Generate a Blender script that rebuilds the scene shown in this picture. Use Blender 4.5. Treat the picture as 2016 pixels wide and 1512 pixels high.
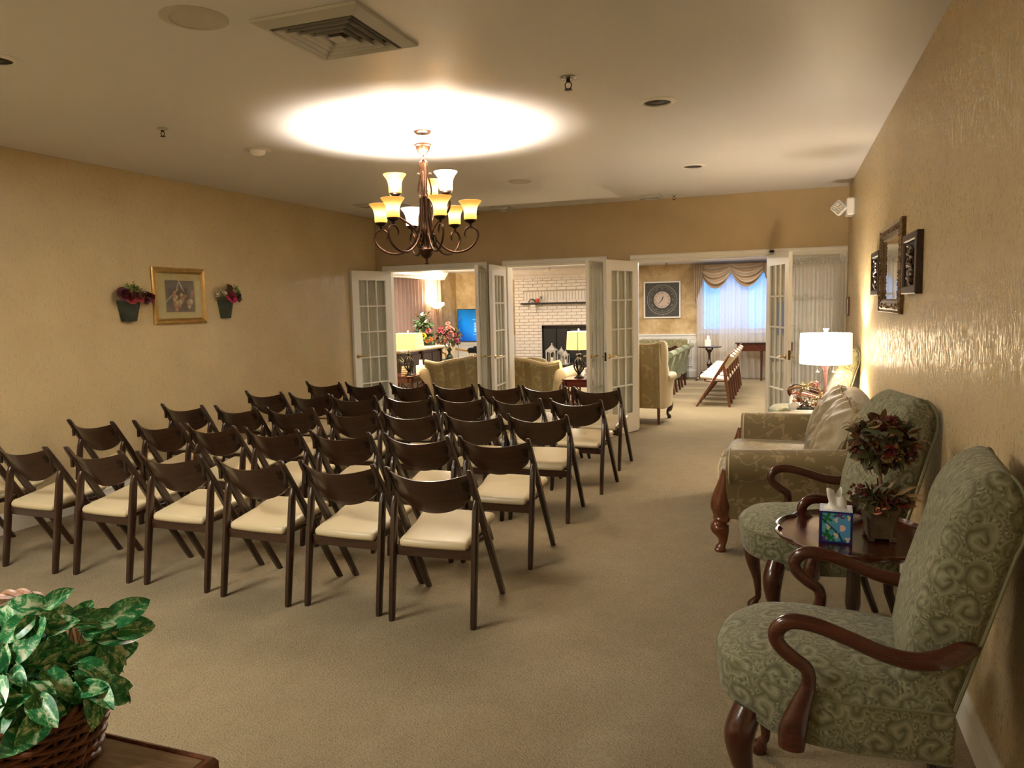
import bpy, math, random
from math import sin, cos, pi, sqrt, radians as R_
from mathutils import Vector, Matrix

rnd = random.Random(7)
for o in list(bpy.data.objects):
    bpy.data.objects.remove(o)
SC = bpy.context.scene
COL = SC.collection

# ------------------------------------------------------------------ camera
CAM_H = 1.5364
yaw, pit, rol = 0.3502029, 0.1033262, -0.0230145
fw = Vector((-sin(yaw)*cos(pit), cos(yaw)*cos(pit), -sin(pit)))
rt = Vector((cos(yaw), sin(yaw), 0)); up = rt.cross(fw)
rt2 = rt*cos(rol)+up*sin(rol); up2 = -rt*sin(rol)+up*cos(rol)
cam = bpy.data.cameras.new('camera'); cam.sensor_width = 36
cam.lens = 36*1483.0/2016; cam.clip_start = .02
co = bpy.data.objects.new('camera', cam); COL.objects.link(co)
co.matrix_world = Matrix(((rt2.x, up2.x, -fw.x, 0), (rt2.y, up2.y, -fw.y, 0), (rt2.z, up2.z, -fw.z, CAM_H), (0, 0, 0, 1)))
SC.camera = co
# ------------------------------------------------------------------ world, exposure
SC.view_settings.view_transform = 'Standard'; SC.view_settings.look = 'None'
SC.view_settings.gamma = 1; SC.view_settings.use_curve_mapping = False
SC.view_settings.exposure = 1.72
W = bpy.data.worlds.new('world'); SC.world = W; W.use_nodes = True
W.node_tree.nodes['Background'].inputs[0].default_value = (.10, .36, 1.0, 1)
W.node_tree.nodes['Background'].inputs[1].default_value = 1.8

def light(kind, name, loc, power, color, size=.1, rot=(0, 0, 0), size_y=None, spread=None):
    l = bpy.data.lights.new(name, kind); l.energy = power; l.color = color
    if kind == 'AREA':
        l.size = size
        if size_y: l.shape = 'RECTANGLE'; l.size_y = size_y
        if spread: l.spread = spread
    else:
        l.shadow_soft_size = size
    o = bpy.data.objects.new(name, l); COL.objects.link(o); o.location = loc; o.rotation_euler = rot
    return o
NEUT = (1, .935, .79)
# ceiling lamps of the room behind the camera (out of the frame)
light('AREA', 'ceiling_light', (-3.9, -1.2, 2.68), 38, NEUT, 1.0)
light('AREA', 'ceiling_light', (-3.4, 1.4, 2.70), 24, NEUT, .8)
lo = light('SPOT', 'ivy_spot', (-2.3, -.9, 2.1), 58, (1, .97, .92), .12); lo.data.spot_size = R_(13); lo.data.spot_blend = .6  # unseen narrow spot added to brighten the ivy basket
lo.rotation_euler = (Vector((-1.45, 1.06, .80))-Vector((-2.3, -.9, 2.1))).to_track_quat('-Z', 'Y').to_euler()
# ceiling panels of the room beyond the doors
for lx, ly, pw in ((-5.6, 11.2, 40), (-3.6, 12.8, 34), (-1.0, 11.0, 40), (1.4, 13.0, 22), (-.9, 14.2, 16)):
    light('AREA', 'ceiling_light', (lx, ly, 2.27), pw*.95, (1, .90, .76), .9)

# ------------------------------------------------------------------ helpers
class MB:
    def __init__(s): s.v = []; s.f = []
    def add(s, vs, fs, M=None):
        b = len(s.v)
        if M is not None: vs = [M @ Vector(p) for p in vs]
        s.v += [tuple(p) for p in vs]; s.f += [tuple(i+b for i in f) for f in fs]
        return s
    def box(s, x0, x1, y0, y1, z0, z1, M=None):
        return s.add([(x0, y0, z0), (x1, y0, z0), (x1, y1, z0), (x0, y1, z0), (x0, y0, z1), (x1, y0, z1), (x1, y1, z1), (x0, y1, z1)],
                     [(3, 2, 1, 0), (4, 5, 6, 7), (0, 1, 5, 4), (1, 2, 6, 5), (2, 3, 7, 6), (3, 0, 4, 7)], M)
    def bbox(s, x0, x1, y0, y1, z0, z1, b=.004, M=None):     # chamfered box
        vs = []; idx = {}
        for i, (x, sx) in enumerate(((x0, 1), (x1, -1))):
            for j, (y, sy) in enumerate(((y0, 1), (y1, -1))):
                for k, (z, sz) in enumerate(((z0, 1), (z1, -1))):
                    idx[i, j, k] = len(vs)
                    vs += [(x, y+sy*b, z+sz*b), (x+sx*b, y, z+sz*b), (x+sx*b, y+sy*b, z)]
        f = []
        for a in (0, 1):
            def q(ax, pts):
                l = [idx[p]+ax for p in pts]
                f.append(tuple(l))
            q(0, [(a, 0, 0), (a, 0, 1), (a, 1, 1), (a, 1, 0)] if a == 0 else [(a, 0, 0), (a, 1, 0), (a, 1, 1), (a, 0, 1)])
            q(1, [(0, a, 0), (1, a, 0), (1, a, 1), (0, a, 1)] if a == 0 else [(0, a, 0), (0, a, 1), (1, a, 1), (1, a, 0)])
            q(2, [(0, 0, a), (0, 1, a), (1, 1, a), (1, 0, a)] if a == 0 else [(0, 0, a), (1, 0, a), (1, 1, a), (0, 1, a)])
        for i in (0, 1):
            for j in (0, 1):
                f.append((idx[i, j, 0], idx[i, j, 1], idx[i, j, 1]+1, idx[i, j, 0]+1))
                f.append((idx[i, 0, j], idx[i, 1, j], idx[i, 1, j]+2, idx[i, 0, j]+2))
                f.append((idx[0, i, j]+1, idx[1, i, j]+1, idx[1, i, j]+2, idx[0, i, j]+2))
                for k in (0, 1): f.append((idx[i, j, k], idx[i, j, k]+1, idx[i, j, k]+2))
        return s.add(vs, f, M)
    def grid(s, fn, nu, nv, cu=False, cv=False, M=None):
        vs = [fn(i/(nu if cu else nu-1), j/(nv if cv else nv-1)) for i in range(nu) for j in range(nv)]
        fs = [(i*nv+j, ((i+1) % nu)*nv+j, ((i+1) % nu)*nv+(j+1) % nv, i*nv+(j+1) % nv)
              for i in range(nu if cu else nu-1) for j in range(nv if cv else nv-1)]
        return s.add(vs, fs, M)
    def loft(s, secs, cap=True, closed=True, M=None):
        n = len(secs[0]); vs = [p for q in secs for p in q]; fs = []
        for i in range(len(secs)-1):
            for j in range(n if closed else n-1):
                fs.append((i*n+j, i*n+(j+1) % n, (i+1)*n+(j+1) % n, (i+1)*n+j))
        if cap: fs.append(tuple(range(n))[::-1]); fs.append(tuple((len(secs)-1)*n+j for j in range(n)))
        return s.add(vs, fs, M)
    def lathe(s, prof, c=(0, 0, 0), n=20, mod=None, M=None):
        secs = []
        for r, z in prof:
            secs.append([(c[0]+r*(mod(2*pi*j/n, z) if mod else 1)*cos(2*pi*j/n), c[1]+r*(mod(2*pi*j/n, z) if mod else 1)*sin(2*pi*j/n), c[2]+z) for j in range(n)])
        return s.loft(secs, M=M)
    def tube(s, pts, r, n=8, closed=False, flat=1.0, M=None, side=None, cap=True):
        P = [Vector(p) for p in pts]; m = len(P)
        rr = r if isinstance(r, (list, tuple)) else [r]*m
        secs = []; prev = None
        for i in range(m):
            if closed: t = P[(i+1) % m]-P[i-1]
            else: t = P[min(i+1, m-1)]-P[max(i-1, 0)]
            t = t.normalized() if t.length > 1e-9 else Vector((0, 0, 1))
            if prev is None:
                a = Vector(side) if side else (Vector((0, 0, 1)) if abs(t.z) < .9 else Vector((1, 0, 0)))
                u = (a-t*a.dot(t)).normalized()
            else:
                u = (prev-t*prev.dot(t))
                u = u.normalized() if u.length > 1e-6 else prev
            prev = u; w = t.cross(u)
            secs.append([tuple(P[i]+u*(rr[i]*flat*cos(2*pi*k/n))+w*(rr[i]*sin(2*pi*k/n))) for k in range(n)])
        if closed: secs.append(secs[0]); return s.loft(secs, cap=False, M=M)
        return s.loft(secs, cap=cap, M=M)
    def rbox(s, x0, x1, y0, y1, z0, z1, r, n=4, seg=6, warp=None, M=None):
        """rounded box; seg inner divisions per face, n rounding steps"""
        c = Vector(((x0+x1)/2, (y0+y1)/2, (z0+z1)/2)); h = Vector(((x1-x0)/2, (y1-y0)/2, (z1-z0)/2))
        r = min(r, h.x*.999, h.y*.999, h.z*.999); inn = h-Vector((r, r, r))
        def axis(hh, ii):
            l = [-hh+(hh-ii)*(1-cos(pi/2*k/n)) for k in range(n)]
            mid = [-ii+2*ii*k/seg for k in range(seg+1)]
            return l+mid+[-q for q in reversed(l)]
        A = [axis(h[k], inn[k]) for k in range(3)]
        L = [len(a) for a in A]; vid = {}; vs = []
        def vv(i, j, k):
            if (i, j, k) not in vid:
                p = Vector((A[0][i], A[1][j], A[2][k])); q = Vector([max(-inn[m], min(inn[m], p[m])) for m in range(3)])
                d = p-q
                if d.length > 1e-9: p = q+d.normalized()*r
                p = p+c
                if warp: p = Vector(warp(p))
                vid[i, j, k] = len(vs); vs.append(p)
            return vid[i, j, k]
        fs = []
        for a, b, cax in ((0, 1, 2), (1, 2, 0), (2, 0, 1)):
            for e in (0, L[cax]-1):
                for i in range(L[a]-1):
                    for j in range(L[b]-1):
                        q = []
                        for di, dj in ((0, 0), (1, 0), (1, 1), (0, 1)):
                            t = [0, 0, 0]; t[a] = i+di; t[b] = j+dj; t[cax] = e; q.append(vv(*t))
                        fs.append(tuple(q) if e else tuple(q[::-1]))
        return s.add(vs, fs, M)
    def disc(s, c, r, n=16, z=0, M=None):
        return s.add([(c[0]+r*cos(2*pi*k/n), c[1]+r*sin(2*pi*k/n), c[2]) for k in range(n)], [tuple(range(n))], M)
    def build(s, name, mat, parent=None, smooth=True, uv=False, kind=None, loc=None, ang=38, color=None):
        me = bpy.data.meshes.new(name)
        me.from_pydata(s.v, [], s.f); me.validate(); me.update()
        if mat: me.materials.append(mat)
        if smooth:
            me.polygons.foreach_set('use_smooth', [True]*len(me.polygons))
            me.set_sharp_from_angle(angle=R_(ang))
        if uv:
            l = me.uv_layers.new(name='UVMap')
            for p in me.polygons:
                n = p.normal; ax = max(range(3), key=lambda k: abs(n[k]))
                for li in p.loop_indices:
                    q = me.vertices[me.loops[li].vertex_index].co
                    l.data[li].uv = (q.y, q.z) if ax == 0 else ((q.x, q.z) if ax == 1 else (q.x, q.y))
        if color:
            ca = me.color_attributes.new('Col', 'FLOAT_COLOR', 'POINT')
            for i, q in enumerate(me.vertices):
                cc = color(q.co); ca.data[i].color = (cc[0], cc[1], cc[2], 1)
        o = bpy.data.objects.new(name, me); COL.objects.link(o)
        if parent: o.parent = parent
        if loc: o.location = loc
        if kind: o['kind'] = kind
        return o

def crv(pts, n=6, closed=False):
    """Catmull-Rom through points"""
    P = [Vector(p) for p in pts]; out = []; m = len(P)
    rng = m if closed else m-1
    for i in range(rng):
        if closed: a, b, c, d = P[i-1], P[i], P[(i+1) % m], P[(i+2) % m]
        else: a, b, c, d = P[max(i-1, 0)], P[i], P[i+1], P[min(i+2, m-1)]
        for k in range(n):
            t = k/n
            out.append(.5*((2*b)+(c-a)*t+(2*a-5*b+4*c-d)*t*t+(3*b-a-3*c+d)*t**3))
    if not closed: out.append(P[-1])
    return out
def crs(vals, n=6):
    return [p.x for p in crv([(v, 0, 0) for v in vals], n)]

def thing(name, label, cat, loc=(0, 0, 0), rz=0, group=None, kind=None):
    o = bpy.data.objects.new(name, None); COL.objects.link(o)
    o.empty_display_size = .1
    o.location = loc; o.rotation_euler = (0, 0, rz)
    if label: o['label'] = label
    if cat: o['category'] = cat
    if group: o['group'] = group
    if kind: o['kind'] = kind
    return o
def tag(o, label, cat, group=None):
    o['label'] = label; o['category'] = cat
    if group: o['group'] = group
    return o
def struct(o): o['kind'] = 'structure'; return o
CH = {}
def copy_tree(o, parent=None):
    c = o.copy(); COL.objects.link(c); c.parent = parent
    for ch in list(o.children): copy_tree(ch, c)
    return c
def dup(root, loc, rz, label=None, group=None):
    c = copy_tree(root); c.location = loc; c.rotation_euler = (0, 0, rz)
    if label: c['label'] = label
    if group: c['group'] = group
    return c
def T(x, y, z, rx=0, ry=0, rz=0, s=1):
    return Matrix.Translation((x, y, z)) @ Matrix.Rotation(rz, 4, 'Z') @ Matrix.Rotation(ry, 4, 'Y') @ Matrix.Rotation(rx, 4, 'X') @ Matrix.Scale(s, 4)

# ------------------------------------------------------------------ materials
def srgb(r, g, b):
    f = lambda c: (c/255/12.92) if c/255 <= .04045 else ((c/255+.055)/1.055)**2.4
    return (f(r), f(g), f(b), 1)
class NT:
    def __init__(s, name):
        s.m = bpy.data.materials.new(name); s.m.use_nodes = True; s.t = s.m.node_tree; s.b = s.t.nodes['Principled BSDF']
        s.out = s.t.nodes['Material Output']
    def n(s, ty, **kw):
        nd = s.t.nodes.new(ty)
        for k, v in kw.items(): setattr(nd, k, v)
        return nd
    def l(s, a, b): s.t.links.new(a, b)
    def math(s, op, a, b=None, c=None, clamp=False):
        nd = s.n('ShaderNodeMath', operation=op, use_clamp=clamp)
        for i, q in enumerate((a, b, c)):
            if q is None: continue
            if hasattr(q, 'links'): s.l(q, nd.inputs[i])
            else: nd.inputs[i].default_value = q
        return nd.outputs[0]
    def coord(s, out='Object', scale=(1, 1, 1), rot=(0, 0, 0)):
        tc = s.n('ShaderNodeTexCoord'); mp = s.n('ShaderNodeMapping')
        mp.inputs['Scale'].default_value = scale; mp.inputs['Rotation'].default_value = rot
        s.l(tc.outputs[out], mp.inputs[0]); return mp.outputs[0]
    def noise(s, vec, scale, detail=3, rough=.5, dist=0):
        nd = s.n('ShaderNodeTexNoise'); nd.inputs['Scale'].default_value = scale
        nd.inputs['Detail'].default_value = detail; nd.inputs['Roughness'].default_value = rough; nd.inputs['Distortion'].default_value = dist
        if vec is not None: s.l(vec, nd.inputs['Vector'])
        return nd.outputs['Fac']
    def vor(s, vec, scale, feature='F1', dims='3D', rand=1):
        nd = s.n('ShaderNodeTexVoronoi', feature=feature, voronoi_dimensions=dims)
        nd.inputs['Scale'].default_value = scale; nd.inputs['Randomness'].default_value = rand
        s.l(vec, nd.inputs['Vector']); return nd
    def ramp(s, fac, stops, interp='LINEAR'):
        nd = s.n('ShaderNodeValToRGB'); cr = nd.color_ramp; cr.interpolation = interp
        while len(cr.elements) < len(stops): cr.elements.new(.5)
        for e, (p, c) in zip(cr.elements, stops):
            e.position = p; e.color = c if len(c) == 4 else (*c, 1)
        s.l(fac, nd.inputs[0]); return nd.outputs[0]
    def mix(s, fac, a, b, mode='MIX'):
        nd = s.n('ShaderNodeMix', data_type='RGBA', blend_type=mode)
        for q, i in ((fac, 0), (a, 6), (b, 7)):
            if hasattr(q, 'links'): s.l(q, nd.inputs[i])
            elif i == 0: nd.inputs[0].default_value = q
            else: nd.inputs[i].default_value = q if len(q) == 4 else (*q, 1)
        return nd.outputs[2]
    def bump(s, h, strength=.3, dist=.01):
        nd = s.n('ShaderNodeBump'); nd.inputs['Strength'].default_value = strength; nd.inputs['Distance'].default_value = dist
        s.l(h, nd.inputs['Height']); s.l(nd.outputs[0], s.b.inputs['Normal']); return nd
    def set(s, col=None, rough=None, metal=None, spec=None, **kw):
        b = s.b
        for key, v in (('Base Color', col), ('Roughness', rough), ('Metallic', metal), ('Specular IOR Level', spec)):
            if v is None: continue
            if hasattr(v, 'links'): s.l(v, b.inputs[key])
            else: b.inputs[key].default_value = v
        for k, v in kw.items():
            k = k.replace('_', ' ')
            if hasattr(v, 'links'): s.l(v, b.inputs[k])
            else: b.inputs[k].default_value = v
        return s
    def local(s, vec, rand=1):
        """2D voronoi cells: returns theta, r and cell colour for motif drawing"""
        v = s.vor(vec, 1, dims='2D', rand=rand)
        sub = s.n('ShaderNodeVectorMath', operation='SUBTRACT'); s.l(vec, sub.inputs[0]); s.l(v.outputs['Position'], sub.inputs[1])
        sp = s.n('ShaderNodeSeparateXYZ'); s.l(sub.outputs[0], sp.inputs[0])
        th = s.math('ARCTAN2', sp.outputs[1], sp.outputs[0])
        r = s.math('SQRT', s.math('ADD', s.math('MULTIPLY', sp.outputs[0], sp.outputs[0]), s.math('MULTIPLY', sp.outputs[1], sp.outputs[1])))
        sc = s.n('ShaderNodeSeparateColor'); s.l(v.outputs['Color'], sc.inputs[0])
        return th, r, sc.outputs[0], sc.outputs[1]

def simple(name, col, rough=.5, metal=0, var=.0, vscale=8, bump=0, bscale=60, spec=.5, **kw):
    m = NT(name); c = (*col[:3], 1)
    vec = m.coord()
    if var:
        f = m.noise(vec, vscale, 4)
        d = tuple(max(0, q*(1-var)) for q in col[:3]); e = tuple(min(1, q*(1+var)) for q in col[:3])
        c = m.ramp(f, [(.3, d), (.7, e)])
    m.set(c, rough, metal, spec, **kw)
    if bump: m.bump(m.noise(vec, bscale, 3), bump, .004)
    return m.m
def wood(name, c1, c2, rough=.3, scale=1, axis=0, coat=.3, spec=.5):
    m = NT(name); sc = [14*scale]*3; sc[axis] = 1.4*scale
    vec = m.coord(scale=tuple(sc))
    n1 = m.noise(vec, 3, 5, .6, .6); fine = m.noise(m.coord(scale=tuple(q*6 for q in sc)), 4, 2)
    f = m.math('ADD', m.math('MULTIPLY', n1, .75), m.math('MULTIPLY', fine, .25))
    m.set(m.ramp(f, [(.32, c1), (.68, c2)]), rough, 0, spec); m.b.inputs['Coat Weight'].default_value = coat
    m.b.inputs['Coat Roughness'].default_value = .15
    m.bump(fine, .06, .002); return m.m
def emis(name, col, strength, base=(.8, .8, .8)):
    m = NT(name); m.set((*base, 1), .5); m.b.inputs['Emission Color'].default_value = (*col, 1); m.b.inputs['Emission Strength'].default_value = strength
    return m.m
def paisley(name, dark, mid, light, k=14):
    m = NT(name); vec = m.coord('UV', scale=(k, k*.85, 1))
    wn = m.n('ShaderNodeTexNoise'); wn.inputs['Scale'].default_value = 1.6; m.l(vec, wn.inputs['Vector'])
    ws = m.n('ShaderNodeVectorMath', operation='SCALE'); m.l(wn.outputs['Color'], ws.inputs[0]); ws.inputs['Scale'].default_value = .55
    wa = m.n('ShaderNodeVectorMath', operation='ADD'); m.l(vec, wa.inputs[0]); m.l(ws.outputs[0], wa.inputs[1]); v2 = wa.outputs[0]
    th, r, c1, c2 = m.local(v2, .8)
    sgn = m.math('SUBTRACT', m.math('MULTIPLY', m.math('GREATER_THAN', c2, .5), 2), 1)
    ph = m.math('MULTIPLY', c1, 6.28)
    sp = m.math('SINE', m.math('ADD', m.math('ADD', m.math('MULTIPLY', th, sgn), m.math('MULTIPLY', r, 17)), ph))
    inner = m.math('LESS_THAN', r, .42)
    f1 = m.math('MULTIPLY', sp, inner)
    ring = m.math('SINE', m.math('MULTIPLY', r, 46)); teeth = m.math('MULTIPLY', ring, m.math('SINE', m.math('MULTIPLY', th, 18)))
    v3 = m.n('ShaderNodeVectorMath', operation='SCALE'); m.l(v2, v3.inputs[0]); v3.inputs['Scale'].default_value = 2.35
    th2, r2, d1, d2 = m.local(v3.outputs[0], .9)
    sp2 = m.math('SINE', m.math('ADD', m.math('ADD', th2, m.math('MULTIPLY', r2, 15)), m.math('MULTIPLY', d1, 6.28)))
    band = m.math('MULTIPLY', m.math('LESS_THAN', m.math('ABSOLUTE', m.math('SUBTRACT', r, .47)), .035), 1.3)
    dots = m.math('SINE', m.math('MULTIPLY', th, 24))
    outer = m.math('ADD', m.math('MULTIPLY', m.math('ADD', m.math('MULTIPLY', teeth, .25), m.math('MULTIPLY', sp2, 1.05)), m.math('SUBTRACT', 1, inner)), m.math('MULTIPLY', band, dots))
    f = m.math('ADD', m.math('MULTIPLY', f1, .55), m.math('MULTIPLY', outer, .40))
    f = m.math('ADD', f, m.math('MULTIPLY', m.math('SUBTRACT', m.noise(vec, 5, 4), .5), .7))
    f = m.math('ADD', m.math('MULTIPLY', f, .5), .5, clamp=True)
    weave = m.noise(m.coord('UV', scale=(900, 900, 1)), 1, 1)
    col = m.ramp(f, [(.2, dark), (.45, mid), (.6, mid), (.85, light)])
    m.set(m.mix(m.math('MULTIPLY', weave, .25), col, mid), .78, 0, .35); m.b.inputs['Sheen Weight'].default_value = .15
    m.bump(f, .25, .002); return m.m
def floral(name, base, motif, motif2, k=5.2, petals=5, stripe=None):
    m = NT(name); vec = m.coord('UV', scale=(k, k, 1))
    wn = m.n('ShaderNodeTexNoise'); wn.inputs['Scale'].default_value = 2.2; m.l(vec, wn.inputs['Vector'])
    ws = m.n('ShaderNodeVectorMath', operation='SCALE'); m.l(wn.outputs['Color'], ws.inputs[0]); ws.inputs['Scale'].default_value = .5
    wa = m.n('ShaderNodeVectorMath', operation='ADD'); m.l(vec, wa.inputs[0]); m.l(ws.outputs[0], wa.inputs[1]); v2 = wa.outputs[0]
    th, r, c1, c2 = m.local(v2, .75)
    pet = m.math('MULTIPLY', m.math('ADD', .62, m.math('MULTIPLY', m.math('COSINE', m.math('ADD', m.math('MULTIPLY', th, petals), m.math('MULTIPLY', c1, 6))), .38)), m.math('ADD', .14, m.math('MULTIPLY', c2, .16)))
    bl = m.math('LESS_THAN', r, pet)
    mp = m.n('ShaderNodeVectorMath', operation='SCALE'); m.l(v2, mp.inputs[0]); mp.inputs['Scale'].default_value = 3.1
    th3, r3, c3, c4 = m.local(mp.outputs[0], 1)
    leaf = m.math('LESS_THAN', r3, m.math('MULTIPLY', m.math('ABSOLUTE', m.math('COSINE', m.math('ADD', th3, m.math('MULTIPLY', c3, 6)))), m.math('MULTIPLY', m.math('GREATER_THAN', c4, .45), .34)))
    # vines: thin iso-lines of a smooth noise
    vn = m.noise(vec, .8, 0); vine = m.math('LESS_THAN', m.math('ABSOLUTE', m.math('SUBTRACT', m.math('FRACT', m.math('MULTIPLY', vn, 4)), .5)), .035)
    f = m.math('MAXIMUM', m.math('MAXIMUM', bl, m.math('MULTIPLY', leaf, .8)), m.math('MULTIPLY', vine, .7))
    tex = m.noise(m.coord('UV', scale=(700, 700, 1)), 1, 1)
    soft = m.math('MULTIPLY', f, m.math('ADD', .55, m.math('MULTIPLY', m.noise(vec, 7, 3), .7)), clamp=True)
    b = base
    if stripe:
        sep = m.n('ShaderNodeSeparateXYZ'); m.l(m.coord('UV'), sep.inputs[0])
        st = m.math('GREATER_THAN', m.math('SINE', m.math('MULTIPLY', sep.outputs[0], stripe[1])), .35)
        b = m.mix(st, base, stripe[0])
        soft = m.math('MULTIPLY', soft, m.math('SUBTRACT', 1, m.math('MULTIPLY', st, .8)))
    col = m.mix(soft, b, m.mix(m.noise(vec, 3, 1), motif, motif2))
    m.set(m.mix(m.math('MULTIPLY', tex, .15), col, (*base[:3], 1)), .6, 0, .45); m.b.inputs['Sheen Weight'].default_value = .2
    m.bump(soft, .15, .002); return m.m
def vcol(name, rough=.6, em=0, spec=.4):
    m = NT(name); a = m.n('ShaderNodeAttribute'); a.attribute_name = 'Col'
    m.set(a.outputs['Color'], rough, 0, spec)
    if em: m.l(a.outputs['Color'], m.b.inputs['Emission Color']); m.b.inputs['Emission Strength'].default_value = em
    return m.m

M = {}
# carpet
m = NT('carpet'); vec = m.coord(); 
loop = m.vor(m.coord(scale=(1, 1.5, 1)), 115, rand=.75); big = m.noise(vec, 1.3, 3); med = m.noise(vec, 9, 3); fine = m.noise(vec, 260, 2)
f = m.math('ADD', m.math('MULTIPLY', big, .6), m.math('MULTIPLY', med, .4))
c = m.ramp(f, [(.3, (.272, .211, .121)), (.7, (.356, .285, .172))])
c = m.mix(m.math('MULTIPLY', m.math('MULTIPLY', loop.outputs['Distance'], 1.2), fine, clamp=True), c, (.10, .075, .04, 1))
m.set(c, .95, 0, .1); m.b.inputs['Sheen Weight'].default_value = .08; m.b.inputs['Sheen Roughness'].default_value = .6
h = m.math('ADD', m.math('MULTIPLY', m.math('SUBTRACT', 1, loop.outputs['Distance']), 1), m.math('MULTIPLY', fine, .5)); m.bump(h, .7, .006); M['carpet'] = m.m
# wallpaper with pearly vertical streaks
m = NT('wallpaper'); vec = m.coord(); st = m.noise(m.coord(scale=(150, 150, 60)), 1, 4, .7); st2 = m.noise(m.coord(scale=(60, 60, 16)), 1, 3, .6)
mask = m.ramp(m.math('ADD', m.math('MULTIPLY', st, .55), m.math('MULTIPLY', st2, .45)), [(.47, (0, 0, 0)), (.56, (1, 1, 1))])
blot = m.noise(vec, 2.5, 4)
base = m.ramp(blot, [(.3, (.50, .385, .205)), (.7, (.56, .44, .24))])
m.set(m.mix(m.math('MULTIPLY', mask, .20), base, (.66, .55, .36, 1)), m.ramp(mask, [(0, (.75, .75, .75)), (1, (.20, .20, .20))]), m.math('MULTIPLY', mask, .06), m.math('ADD', m.math('MULTIPLY', mask, .5), .35))
m.bump(m.math('ADD', st, m.math('MULTIPLY', st2, .7)), .26, .0035); M['wallpaper'] = m.m
M['header_paint'] = simple('header_paint', (.47, .35, .19), .6, var=.05, vscale=3, bump=.05, bscale=90)
# mottled faux finish of the back room
m = NT('faux_plaster'); vec = m.coord(); f = m.noise(vec, 4.5, 6, .65, .4)
m.set(m.ramp(f, [(.3, (.36, .235, .10)), (.5, (.50, .355, .175)), (.72, (.64, .50, .30))]), .6, 0, .4); m.bump(f, .05, .01); M['faux'] = m.m
m = NT('ceiling_paint'); vec = m.coord(); w = m.noise(vec, .55, 1); m.set((.69, .67, .655, 1), .42, 0, .35); m.bump(m.math('ADD', w, m.math('MULTIPLY', m.noise(vec, 140, 2), .003)), .5, .035); M['ceiling'] = m.m
M['white'] = simple('white_paint', (.80, .77, .70), .32, var=.02, vscale=3, bump=.02)
M['white2'] = simple('white_enamel', (.76, .74, .70), .3, var=.015)
M['brickm'] = simple('painted_brick', (.78, .70, .62), .55, var=.05, vscale=7, bump=.25, bscale=45)
M['mortar'] = simple('grey_mortar', (.47, .38, .31), .85, bump=.2)
M['walnut'] = wood('dark_walnut', (.021, .008, .004), (.058, .022, .010), .28, 1.0, 0, .35)
M['walnut_z'] = wood('dark_walnut_upright', (.019, .008, .0045), (.050, .020, .010), .30, 1.0, 2, .3)
M['mahog'] = wood('mahogany', (.036, .007, .0035), (.090, .018, .008), .2, .8, 1, .6)
M['mahog_z'] = wood('mahogany_upright', (.036, .008, .004), (.085, .019, .009), .22, .8, 2, .5)
M['cherry'] = wood('cherry_wood', (.085, .022, .008), (.20, .062, .022), .22, .8, 2, .5)
M['darkwood'] = wood('near_black_wood', (.012, .005, .004), (.04, .014, .009), .25, .8, 2, .5)
M['tabletop'] = wood('brown_table_top', (.10, .052, .022), (.24, .14, .065), .22, .7, 0, .5)
M['vinyl'] = simple('cream_vinyl', (.56, .465, .295), .36, var=.03, vscale=5, bump=.06, bscale=120, spec=.5)
M['cream_pad'] = simple('cream_pad', (.82, .72, .56), .5, var=.04)
M['black_metal'] = simple('dark_metal', (.02, .016, .013), .35, .7)
M['bracket'] = simple('bronze_bracket', (.035, .022, .014), .4, .6)
M['bronze'] = simple('brushed_bronze', (.075, .036, .02), .33, .85, var=.35, vscale=12)
M['darkbronze'] = simple('dark_bronze', (.03, .014, .009), .35, .7)
M['brass'] = simple('polished_brass', (.80, .58, .26), .18, 1)
M['silver'] = simple('silver', (.7, .68, .66), .2, .95)
M['gold'] = simple('gilt_wood', (.56, .36, .12), .3, .75, var=.12, vscale=20)
M['antique'] = simple('antique_gilt', (.16, .095, .04), .38, .7, var=.5, vscale=55, bump=.9, bscale=90)
M['plaque'] = simple('dark_carved_wood', (.045, .024, .014), .45, .1, var=.4, vscale=30, bump=.7, bscale=60)
M['relief'] = simple('bronze_relief', (.10, .055, .03), .35, .5, var=.4, vscale=40, bump=.5)
M['paisley'] = paisley('green_paisley', (.088, .082, .040), (.180, .178, .105), (.305, .30, .20), 12)
M['greenfab'] = simple('sage_chenille', (.185, .20, .125), .85, var=.22, vscale=22, bump=.3, bscale=140)
M['sofa'] = floral('gold_floral', (.185, .138, .058, 1), (.37, .30, .16, 1), (.31, .24, .12, 1), 4.6, 5)
M['wing'] = floral('stripe_damask', (.30, .24, .115, 1), (.50, .43, .26, 1), (.44, .37, .21, 1), 3.6, 4, ((.24, .18, .075, 1), 26))
M['welt'] = simple('cream_piping', (.60, .50, .32), .7, var=.05)
M['greenwelt'] = simple('green_piping', (.16, .155, .085), .8)
m = NT('pillow_silk'); vec = m.coord(scale=(5, 5, 5)); f = m.noise(vec, 3, 4, .6); m.set(m.ramp(f, [(.3, (.235, .185, .095)), (.7, (.36, .295, .18))]), .45, 0, .5); m.b.inputs['Sheen Weight'].default_value = .3
m.bump(m.noise(m.coord(scale=(8, 40, 40)), 1.5, 3), .25, .006); M['pillow'] = m.m
M['black'] = simple('soot_black', (.008, .007, .006), .5)
M['blackgloss'] = simple('black_lacquer', (.01, .008, .008), .18)
M['darkgreen'] = simple('dark_green_metal', (.018, .028, .018), .35, .2)
M['screen_off'] = simple('dark_glass', (.01, .01, .012), .08)
M['hole'] = simple('dark_recess', (.02, .014, .01), .7)
M['grille'] = simple('speaker_grille', (.50, .46, .39), .5, var=.05, vscale=90)
M['ventpaint'] = simple('grey_white_metal', (.50, .48, .44), .35, .1)
M['tissuepaper'] = simple('white_tissue', (.85, .83, .80), .8)
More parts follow.
